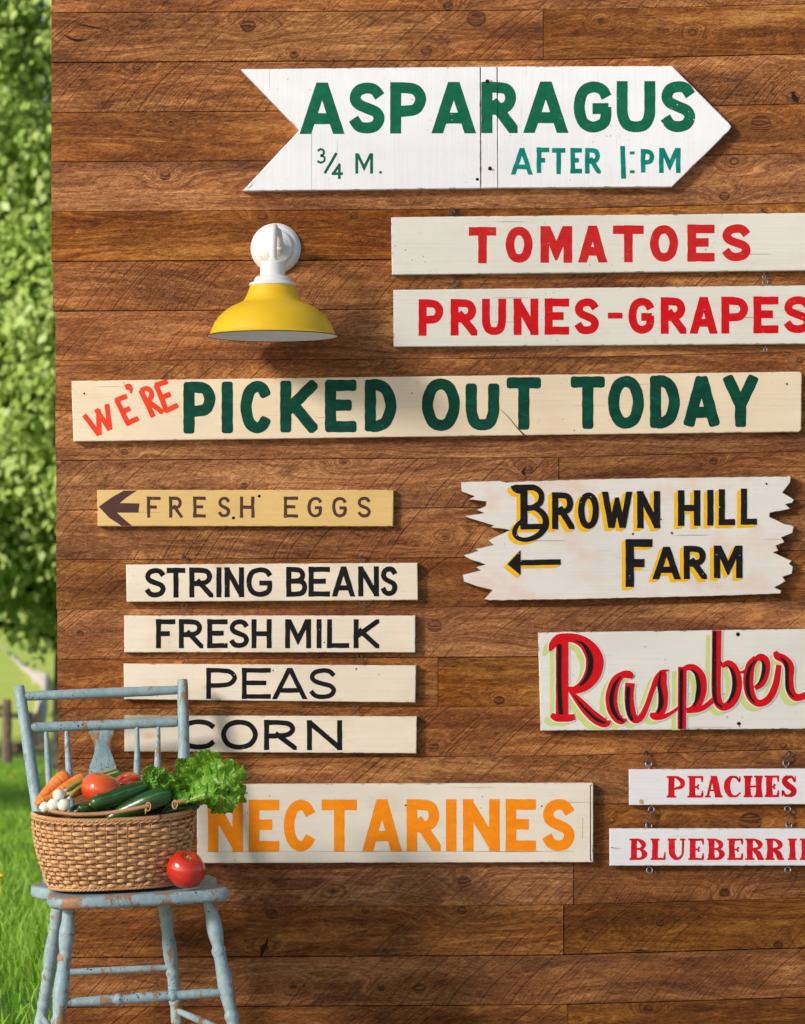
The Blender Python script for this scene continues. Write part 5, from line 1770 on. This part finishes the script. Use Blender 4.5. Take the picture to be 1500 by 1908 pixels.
def ruffle_leaf(parent, mat, path, width, ruf, freq, facing, seed, cup=.25, nu=44, nv=24, tip=.75, ribw=.10, frill=.18, name='leaf', twist=0.0):
    rl = random.Random(seed)
    pp, _ = smooth_path(path, [1] * len(path), max(2, int(nu / (len(path) - 1))))
    nu = len(pp) - 1
    V, F, RB, SH = [], [], [], []
    ph = [rl.uniform(0, 6.28) for _ in range(8)]
    fc = Vector(facing).normalized()
    so = Vector((seed * 1.7, seed * .9, seed * 2.3))
    for i in range(nu + 1):
        s_ = i / nu
        tn = (pp[min(nu, i + 1)] - pp[max(0, i - 1)]).normalized()
        fa = (Matrix.Rotation(twist * s_, 3, tn) @ fc) if twist else fc
        sd_ = tn.cross(fa).normalized(); nm_ = sd_.cross(tn).normalized()
        w = width * (.10 + .90 * math.sin(math.pi * min(1, s_ * .86 + .02) ** 1.25) ** .8)
        if s_ > .9: w *= math.sqrt(max(.02, 1 - ((s_ - .9) / .1) ** 2 * .9))
        for j in range(nv + 1):
            t = j / nv * 2 - 1
            at_ = abs(t)
            edge = 1 + frill * at_ ** 2 * (math.sin(s_ * freq * 1.7 + ph[0] + (t > 0) * 2) * .5 + math.sin(s_ * freq * 4.1 + ph[1] + (t > 0)) * .5)
            rr1 = ruf * at_ ** 2.4 * min(1, s_ * 5) * (math.sin(s_ * freq * 2 + ph[2] + (t > 0) * 1.7) + .55 * math.sin(s_ * freq * 4.6 + ph[3] + (t > 0) * 2.9 + t * 3))
            mn = mnoise.noise(so + Vector((s_ * freq * .55, t * 3.0, 0))) * ruf * 1.1 * (.25 + at_)
            mn2 = mnoise.noise(so + Vector((s_ * freq * 1.7, t * 9.0, 4))) * ruf * .45
            along = ruf * .9 * at_ ** 1.5 * math.sin(s_ * freq * 3.1 + ph[4] + (t > 0) * 1.2)
            p = pp[i] + sd_ * (w * t * edge * (1 - .18 * cup * at_)) + nm_ * (cup * w * t * t + rr1 + mn + mn2) + tn * along
            if at_ < .12: p = p + nm_ * (-.0006)
            V.append(p)
            vein = max(0, 1 - at_ / (ribw * (1.5 - s_))) if s_ < .93 else 0
            side = max(0, 1 - abs(((s_ * 7 - at_ * 1.6) % 1) - .5) / .10) * (1 - at_) * .8 if at_ < .9 else 0
            RB.append(min(1, max(vein, side) + max(0, .25 - s_) * 2))
            SH.append(max(0, min(1, at_ ** 2 * .8 + .2 * s_)))
    for i in range(nu):
        for j in range(nv):
            a = i * (nv + 1) + j
            F.append((a, a + 1, a + nv + 2, a + nv + 1))
    o = obj(name, V, F, mat, parent, smooth=True, attrs={'rib': RB, 'shade': SH})
    return o


M['lettuce'] = mat_greens('mustard_green_leaf', (0.30, 0.54, 0.045), (0.15, 0.38, 0.022), (0.62, 0.72, 0.30), .36)
M['kale'] = mat_greens('curly_kale_leaf', (0.21, 0.46, 0.035), (0.10, 0.31, 0.020), (0.42, 0.60, 0.15))
gl = thing('leaf_lettuce', 'big bunch of frilly bright green leaves spilling over the right end of the basket', 'lettuce', P(335, 1500, .37))
LV = [  # path px with depth, width px, facing
    ([(322, 1500, .40), (345, 1474, .39), (372, 1448, .38), (396, 1432, .38), (418, 1424, .39)], 36, (.2, -1, .3)),
    ([(325, 1500, .39), (350, 1470, .37), (374, 1440, .35), (390, 1422, .34), (404, 1412, .34)], 30, (.1, -1, .4)),
    ([(322, 1502, .41), (348, 1480, .42), (384, 1462, .43), (418, 1458, .43), (440, 1474, .42)], 34, (.3, -.8, .7)),
    ([(322, 1503, .42), (350, 1490, .45), (388, 1480, .46), (420, 1488, .455), (432, 1506, .45)], 26, (.1, -.7, .8)),
    ([(350, 1492, .40), (380, 1486, .40), (405, 1490, .40), (418, 1502, .40), (421, 1516, .40)], 25, (-.1, -1, .1)),
    ([(325, 1500, .38), (338, 1468, .36), (345, 1440, .34), (350, 1424, .33), (352, 1418, .33)], 22, (-.1, -1, .2)),
    ([(335, 1490, .36), (370, 1462, .34), (405, 1445, .33), (432, 1446, .33), (444, 1462, .33)], 30, (.5, -1, .5)),
    ([(330, 1500, .40), (345, 1484, .41), (360, 1470, .42), (374, 1460, .42), (388, 1456, .42)], 22, (-.2, -1, .4)),
    ([(345, 1490, .35), (375, 1470, .33), (408, 1462, .32), (436, 1480, .32), (442, 1498, .32)], 26, (.5, -1, .2)),
    ([(330, 1496, .37), (352, 1462, .35), (366, 1438, .33), (376, 1424, .32), (382, 1418, .31)], 24, (0, -1, .3)),
]
for i, (pth, w, fc) in enumerate(LV):
    pts = [P(a, b, d) for a, b, d in pth]
    ruffle_leaf(gl, M['lettuce'], pts, w * k_ * .92, .0052, 27, fc, i + 3, cup=.42, nu=150, nv=40, frill=.32, ribw=.17)
kl = thing('kale_bunch', 'tightly curled dark green kale between the cucumbers and the lettuce', 'kale', P(300, 1480, .38))
KV = [([(306, 1492, .40), (300, 1470, .40), (296, 1448, .40), (294, 1432, .40)], 18, (0, -1, .4)),
      ([(304, 1490, .41), (290, 1470, .42), (279, 1452, .42), (274, 1440, .42)], 14, (-.3, -1, .4)),
      ([(308, 1490, .41), (310, 1468, .41), (312, 1450, .41), (313, 1440, .41)], 15, (.2, -1, .3)),
      ([(310, 1494, .42), (318, 1478, .43), (324, 1466, .43), (328, 1458, .43)], 13, (.3, -1, .5)),
      ([(300, 1490, .38), (288, 1462, .37), (285, 1442, .36), (288, 1428, .36)], 16, (-.1, -1, .2)),
      ([(306, 1494, .43), (302, 1484, .44), (300, 1472, .445), (298, 1462, .445)], 13, (0, -.8, .7)),
      ([(312, 1494, .42), (322, 1488, .43), (332, 1480, .43), (338, 1470, .43)], 14, (.3, -.8, .6)),
      ([(310, 1500, .42), (325, 1494, .44), (340, 1488, .445), (352, 1480, .44)], 12, (.2, -.8, .7)),
      ]
for i, (pth, w, fc) in enumerate(KV):
    pts = [P(a, b, d) for a, b, d in pth]
    ruffle_leaf(kl, M['kale'], pts, w * k_ * .95, .0044, 34, fc, i + 30, cup=.3, nu=150, nv=38, frill=.34, ribw=.09)


# ------------------------------------------------------------------ background
def ground_z(x, Y):
    t = max(0.0, Y - 1.0)
    z = -.042 * t if t < 33 else -1.386 - .0 * (t - 33)
    if t < 33: z = -.042 * t
    k = min(1, max(0, (t - 1) / 4))
    z += k * .05 * mnoise.noise(Vector((x * .25, Y * .25, 0)))
    return z - .004


def mat_ground():
    n = NT('meadow_soil', 0.95, 0.1)
    x, y, z = n.P()
    a = n.noise(n.pvec(.35, .35, .35), 1.0, 4.0, .6)
    b = n.noise(n.pvec(9, 9, 9), 1.0, 4.0, .7)
    near = n.mix(n.range(b, .35, .7), (0.07, 0.16, 0.014), (0.13, 0.25, 0.025))
    far = n.mix(n.range(a, .35, .65), (0.44, 0.54, 0.08), (0.52, 0.56, 0.13))
    c = n.mix(n.range(y, 33, 38), near, far)
    n.color(c)
    n.bump(b, .02, .8)
    return n.m


xs = sorted(set([-400, -200, -100, -60] + list(np.arange(-40, 12, 1.0)) + [15, 25, 50, 100, 250, 400]))
ys = sorted(set([-40, -20, -10] + list(np.arange(-8, 50, 1.0)) + [55, 60, 70, 80, 95, 110, 130, 160, 200, 260, 350, 500, 800]))
V = [Vector((x, y, ground_z(x, y))) for y in ys for x in xs]
nx = len(xs)
F = [(j * nx + i, j * nx + i + 1, (j + 1) * nx + i + 1, (j + 1) * nx + i) for j in range(len(ys) - 1) for i in range(nx - 1)]
tag(obj('ground', V, F, mat_ground(), smooth=True), kind='structure')


V, F = [Vector(q) for q in ((-30, -30, .001), (12, -30, .001), (12, .10, .001), (-.62, .10, .001), (-.80, -.25, .001), (-30, -.6, .001))], [(0, 1, 2, 3, 4, 5)]  # unseen pale ground added in front to bounce neutral fill light
gy = NT('pale_bounce_gravel', .9, .1)
gy.color(gy.mix(gy.range(gy.noise(gy.pvec(60, 60, 60), 1.0, 3.0, .7), .3, .7), (.30, .27, .23), (.52, .48, .43)))
gy.bump(gy.noise(gy.pvec(120, 120, 120), 1.0, 2.0, .6), .006)
tag(obj('bounce_ground', V, F, gy.m), kind='structure')


def np_obj(name, verts, faces4, mat, parent=None, shade=None):
    """fast mesh from numpy arrays; faces all quads or all tris"""
    me = bpy.data.meshes.new(name)
    n, k = faces4.shape
    me.vertices.add(len(verts)); me.vertices.foreach_set('co', verts.astype(np.float32).ravel())
    me.loops.add(n * k); me.loops.foreach_set('vertex_index', faces4.astype(np.int32).ravel())
    me.polygons.add(n)
    me.polygons.foreach_set('loop_start', np.arange(0, n * k, k, dtype=np.int32))
    me.polygons.foreach_set('loop_total', np.full(n, k, dtype=np.int32))
    if shade is not None:
        a = me.attributes.new('shade', 'FLOAT', 'POINT'); a.data.foreach_set('value', shade.astype(np.float32))
    me.update(calc_edges=True)
    me.materials.append(mat)
    o = bpy.data.objects.new(name, me); C.objects.link(o)
    if parent:
        o.parent = parent; me.transform(Matrix.Translation(-Vector(parent.location)))
    return o


RG = np.random.default_rng(5)
M['grass'] = mat_leaf('meadow_grass', (0.11, 0.28, 0.016), (0.20, 0.42, 0.028), (0.34, 0.52, 0.06), .45, 1.6, .5)


def grass_patch(n, y0, y1, hmin, hmax, wid):
    u = RG.random(n) ** .8
    Y = y0 + (y1 - y0) * u
    # band along the sight line past the wall's left end, generously wide
    edge = -.78 * (6.6 + Y) / 6.6
    X_ = edge + .45 - RG.random(n) * (1.7 + .14 * Y)
    h = (hmin + (hmax - hmin) * RG.random(n)) * (1 + .35 * np.sin(X_ * 2.1) * np.sin(Y * 1.7))
    Z = np.array([ground_z(a, b) for a, b in zip(X_, Y)])
    an = RG.random(n) * 6.28
    w = wid * (.6 + .8 * RG.random(n)) * (1 + Y / 12)
    lean = RG.normal(0, .35, (n, 2)) * h[:, None]
    dx, dy = np.cos(an) * w, np.sin(an) * w
    v = np.zeros((n, 5, 3))
    v[:, 0] = np.stack([X_ - dx, Y - dy, Z], 1); v[:, 1] = np.stack([X_ + dx, Y + dy, Z], 1)
    v[:, 2] = np.stack([X_ + dx * .7 + lean[:, 0] * .4, Y + dy * .7 + lean[:, 1] * .4, Z + h * .6], 1)
    v[:, 3] = np.stack([X_ - dx * .7 + lean[:, 0] * .4, Y - dy * .7 + lean[:, 1] * .4, Z + h * .6], 1)
    v[:, 4] = np.stack([X_ + lean[:, 0], Y + lean[:, 1], Z + h], 1)
    b = np.arange(n)[:, None] * 5
    f = np.concatenate([b + np.array([[0, 1, 2]]), b + np.array([[0, 2, 3]]), b + np.array([[3, 2, 4]])])
    sh_ = np.repeat(RG.random(n) * .7, 5).reshape(n, 5); sh_[:, 4] += .3
    return v.reshape(-1, 3), f, sh_.ravel()


gv, gf, gs = grass_patch(120000, .12, 34, .05, .125, .0035)
tag(np_obj('grass', gv, gf, M['grass'], shade=gs), kind='stuff', label='long fresh green meadow grass beside and behind the wall', cat='grass')

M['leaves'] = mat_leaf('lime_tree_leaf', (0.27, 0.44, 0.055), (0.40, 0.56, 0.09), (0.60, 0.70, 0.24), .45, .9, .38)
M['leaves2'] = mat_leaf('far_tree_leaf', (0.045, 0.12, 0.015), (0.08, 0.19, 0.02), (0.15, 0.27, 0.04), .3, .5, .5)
M['bark'] = mat_simple('dark_bark', (0.055, 0.045, 0.035), .9, .1, .5, 12, bump=.02, col2=(0.13, 0.12, 0.10))


def leaf_cloud(name, centers, per, spread, size, parent, mat, rng):
    n = len(centers) * per
    c = np.repeat(centers, per, 0) + rng.normal(0, 1, (n, 3)) * np.array([spread, spread, spread * .65])
    nm = rng.normal(0, 1, (n, 3)) + np.array([-1.3, -1.6, 1.0]); nm /= np.linalg.norm(nm, axis=1)[:, None]
    t = rng.normal(0, 1, (n, 3)) + np.array([0, 0, -1.0])
    t -= nm * (t * nm).sum(1)[:, None]; t /= np.linalg.norm(t, axis=1)[:, None]
    b = np.cross(nm, t)
    s = (size * (.65 + .7 * rng.random(n)))[:, None]
    v = np.stack([c - t * s * .5, c + b * s * .38 - t * s * .12, c + b * s * .30 + t * s * .2, c + t * s * .62, c - b * s * .30 + t * s * .2, c - b * s * .38 - t * s * .12], 1)
    v[:, 0] += nm * s * .06; v[:, 3] -= nm * s * .10
    f = np.arange(n)[:, None] * 6
    tri = np.concatenate([f + np.array([[0, 1, 5]]), f + np.array([[1, 2, 4]]), f + np.array([[1, 4, 5]]), f + np.array([[2, 3, 4]])])
    sh_ = np.repeat(np.clip(np.repeat(rng.random(len(centers)), per) * .6 + rng.random(n) * .4, 0, 1), 6)
    return np_obj(name, v.reshape(-1, 3), tri, mat, parent, sh_)


def tree(label, x, Y, trunk_r, crown_c, crown_r, nclus, per, spread, size, mat, seed, limbs=10, zmin=None, lean=0, group=None, keep=None):
    rng = np.random.default_rng(seed)
    z0 = ground_z(x, Y)
    t = thing('leafy_tree', label, 'tree', (x, Y, z0), group)
    cc = np.array(crown_c); cr = np.array(crown_r)
    base = Vector((x, Y, z0 - .05)); topz = crown_c[2] + crown_r[2] * .55
    tp = [base, Vector((x + .03, Y, z0 + .5)), Vector((x + (cc[0] - x) * .06 + .03, Y + (cc[1] - Y) * .3, z0 + (topz - z0) * .35)), Vector((cc[0] * .6 + x * .4, cc[1] * .6 + Y * .4, z0 + (topz - z0) * .7)), Vector((cc[0], cc[1], topz))]
    pp, rr_ = smooth_path(tp, [trunk_r * 1.35, trunk_r, trunk_r * .8, trunk_r * .5, trunk_r * .15], 8)
    v, f = tube(pp, rr_, 14, jitter=.06)
    obj('trunk', v, f, M['bark'], t, smooth=True)
    r = random.Random(seed)
    ends = []
    for i in range(limbs):
        q = .36 + .58 * i / limbs
        s_ = pp[int(q * (len(pp) - 1))]
        an = i * 2.4 + r.uniform(-.4, .4)
        e = Vector((cc[0] + math.cos(an) * cr[0] * .75, cc[1] + math.sin(an) * cr[1] * .75, s_.z + r.uniform(-.1, .5) * cr[2] * .6))
        m = (s_ + e) / 2 + Vector((0, 0, .25 * r.random() * cr[2] * .4))
        p2, r2 = smooth_path([s_, m, e], [trunk_r * .35, trunk_r * .22, trunk_r * .06], 6)
        v, f = tube(p2, r2, 7)
        obj('limb', v, f, M['bark'], t, smooth=True)
        ends += p2[4:]
    d = rng.normal(0, 1, (nclus * 3, 3)); d /= np.linalg.norm(d, axis=1)[:, None]
    rad = (.45 + .55 * rng.random(nclus * 3) ** .5)
    cen = cc + d * cr * rad[:, None] * (1 + .18 * np.sin(d[:, :1] * 7 + d[:, 2:] * 5))
    if zmin is not None: cen = cen[cen[:, 2] > zmin(cen[:, 0])]
    if keep is not None: cen = cen[keep(cen)]
    cen = cen[:nclus]
    leaf_cloud('crown', cen, per, spread, size, t, mat, rng)
    return t


tree('big leafy tree with dark trunk close behind the left end of the wall', -3.78, 26, .115, (-5.0, 26.5, 4.5), (4.4, 2.9, 4.9), 3600, 52, .23, .092, M['leaves'], 3, limbs=16, keep=lambda c: c[:, 0] < -1.6,
     zmin=lambda x: np.where(x < -4.12, .92, .42) + .12 * np.sin(x * 9))
tree('leafy tree far left of the wall, out in the meadow', -12.5, 10.5, .16, (-12.5, 10.5, 3.4), (2.6, 2.6, 2.3), 900, 40, .28, .12, M['leaves'], 8, limbs=10)
tree('second leafy tree with darker foliage behind the big one', -9.3, 36, .22, (-8.6, 36, 4.2), (5.0, 3.0, 4.2), 1100, 40, .35, .13, M['leaves2'], 12, limbs=12)
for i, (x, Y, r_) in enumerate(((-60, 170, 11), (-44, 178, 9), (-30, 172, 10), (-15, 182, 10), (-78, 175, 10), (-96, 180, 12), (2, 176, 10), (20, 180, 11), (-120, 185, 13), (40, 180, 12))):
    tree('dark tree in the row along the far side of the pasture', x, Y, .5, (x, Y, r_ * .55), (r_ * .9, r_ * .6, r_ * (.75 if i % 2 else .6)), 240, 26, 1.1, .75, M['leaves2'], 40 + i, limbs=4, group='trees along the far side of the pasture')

tree('unseen young tree added to cast soft shade on the right of the wall', -5.6, -5.0, .05, (-5.0, -5.2, 3.95), (1.45, 1.45, 1.35), 95, 9, .20, .11, M['leaves2'], 77, limbs=6)  # sparse crown added out of view to dim the wall's lower right

# weathered rail fence
M['oldwood'] = mat_simple('grey_weathered_rail', (0.42, 0.36, 0.33), .9, .1, .35, 14, bump=.006, col2=(0.62, 0.55, 0.52))
M['darkpost'] = mat_simple('brown_weathered_post', (0.13, 0.095, 0.07), .9, .1, .35, 14, bump=.006, col2=(0.20, 0.15, 0.11))


def B(px, py, Y):
    return P(px, py, -Y)


def logbar(parent, name, a, b, r0, r1, mat, sides=7):
    pp, rr_ = smooth_path([a, (Vector(a) + Vector(b)) / 2 + Vector((0, 0, random.uniform(-.02, .02))), b], [r0, (r0 + r1) / 2, r1], 3)
    v, f = tube(pp, rr_, sides, jitter=.12)
    return obj(name, v, f, mat, parent)


def post(parent, px, ytop, Y, w, mat, lean=0):
    top_ = B(px, ytop, Y); g = Vector((top_.x - lean, Y, ground_z(top_.x, Y) - .1))
    return logbar(parent, 'post', g, top_, w * 1.1, w, mat)


f1 = thing('rail_fence', 'dark brown post and rail fence at the left edge behind the chair', 'fence', (B(12, 1420, 33).x, 33, ground_z(-4.5, 33)))
post(f1, 13, 1303, 33, .062, M['darkpost'])
post(f1, -90, 1300, 33.5, .065, M['darkpost']); post(f1, -190, 1298, 34, .065, M['darkpost'])
post(f1, 53, 1326, 33.6, .050, M['darkpost'])
for a, b in (((-200, 1322), (14, 1318)), ((-200, 1398), (60, 1388)), ((10, 1400), (90, 1392)), ((-10, 1330), (66, 1336))):
    logbar(f1, 'rail', B(*a, 33.2), B(*b, 33.2), .040, .034, M['darkpost'])
f2 = thing('rail_fence', 'pale grey split rail fence running away up the bright pasture', 'fence', (B(70, 1400, 37).x, 37, ground_z(-5, 37)))
random.seed(21)
path2 = [(74, 1330, 1408, 38), (58, 1300, 1352, 50), (88, 1262, 1306, 62), (76, 1258, 1292, 70), (56, 1250, 1276, 80), (38, 1240, 1262, 90), (20, 1228, 1246, 102), (4, 1222, 1236, 115)]
path2 = [(74, 1326, 38), (84, 1292, 50), (86, 1258, 62), (66, 1256, 70), (48, 1247, 80), (32, 1238, 92), (18, 1229, 105), (6, 1222, 120)]
for i, (px, yt, Y) in enumerate(path2):
    w = .07 if i else .06
    post(f2, px, yt, Y, w, M['oldwood'], lean=random.uniform(-.1, .1))
    if i < 2: post(f2, px - 9, yt + 4, Y, w, M['oldwood'], lean=.05)
    if i + 1 < len(path2):
        b = path2[i + 1]
        za, zb = ground_z(0, Y), ground_z(0, b[2])
        pa, pb = B(px, yt, Y), B(b[0], b[1], b[2])
        for q in (.95, .70, .45, .2):
            A_ = Vector((pa.x, Y, za + (pa.z - za) * q)); B_ = Vector((pb.x, b[2], zb + (pb.z - zb) * q + .05))
            logbar(f2, 'rail', A_, B_, .055, .05, M['oldwood'])
f3 = thing('field_gate', 'single pale rail on short posts near the top of the pasture', 'gate', (B(20, 1225, 118).x, 118, ground_z(-15, 118)))
logbar(f3, 'rail', B(4, 1211, 118), B(40, 1213, 118), .12, .12, M['oldwood'])
for px in (6, 22, 38): post(f3, px, 1212, 118, .09, M['oldwood'])
# a few dandelions
M['dandelion'] = mat_simple('dandelion_yellow', (0.80, 0.55, 0.02), .7, .2, .1, 30)
fl_v = []
rng = random.Random(3)
parts = []
for i in range(40):
    Y = rng.uniform(4, 28); x = -.78 * (6.6 + Y) / 6.6 - rng.random() * (.8 + .05 * Y)
    c = Vector((x, Y, ground_z(x, Y) + rng.uniform(.10, .17)))
    v, f = lathe([(.001, .010), (.012, .008), (.019, .001), (.010, -.006), (.001, -.008)], c, 8)
    parts.append((v, f)); parts.append(tube([c, c - Vector((0, 0, .14))], [.0015] * 2, 4))
tag(obj('dandelions', *merge(parts), M['dandelion']), kind='stuff', label='scattered yellow dandelions in the meadow grass', cat='flowers')
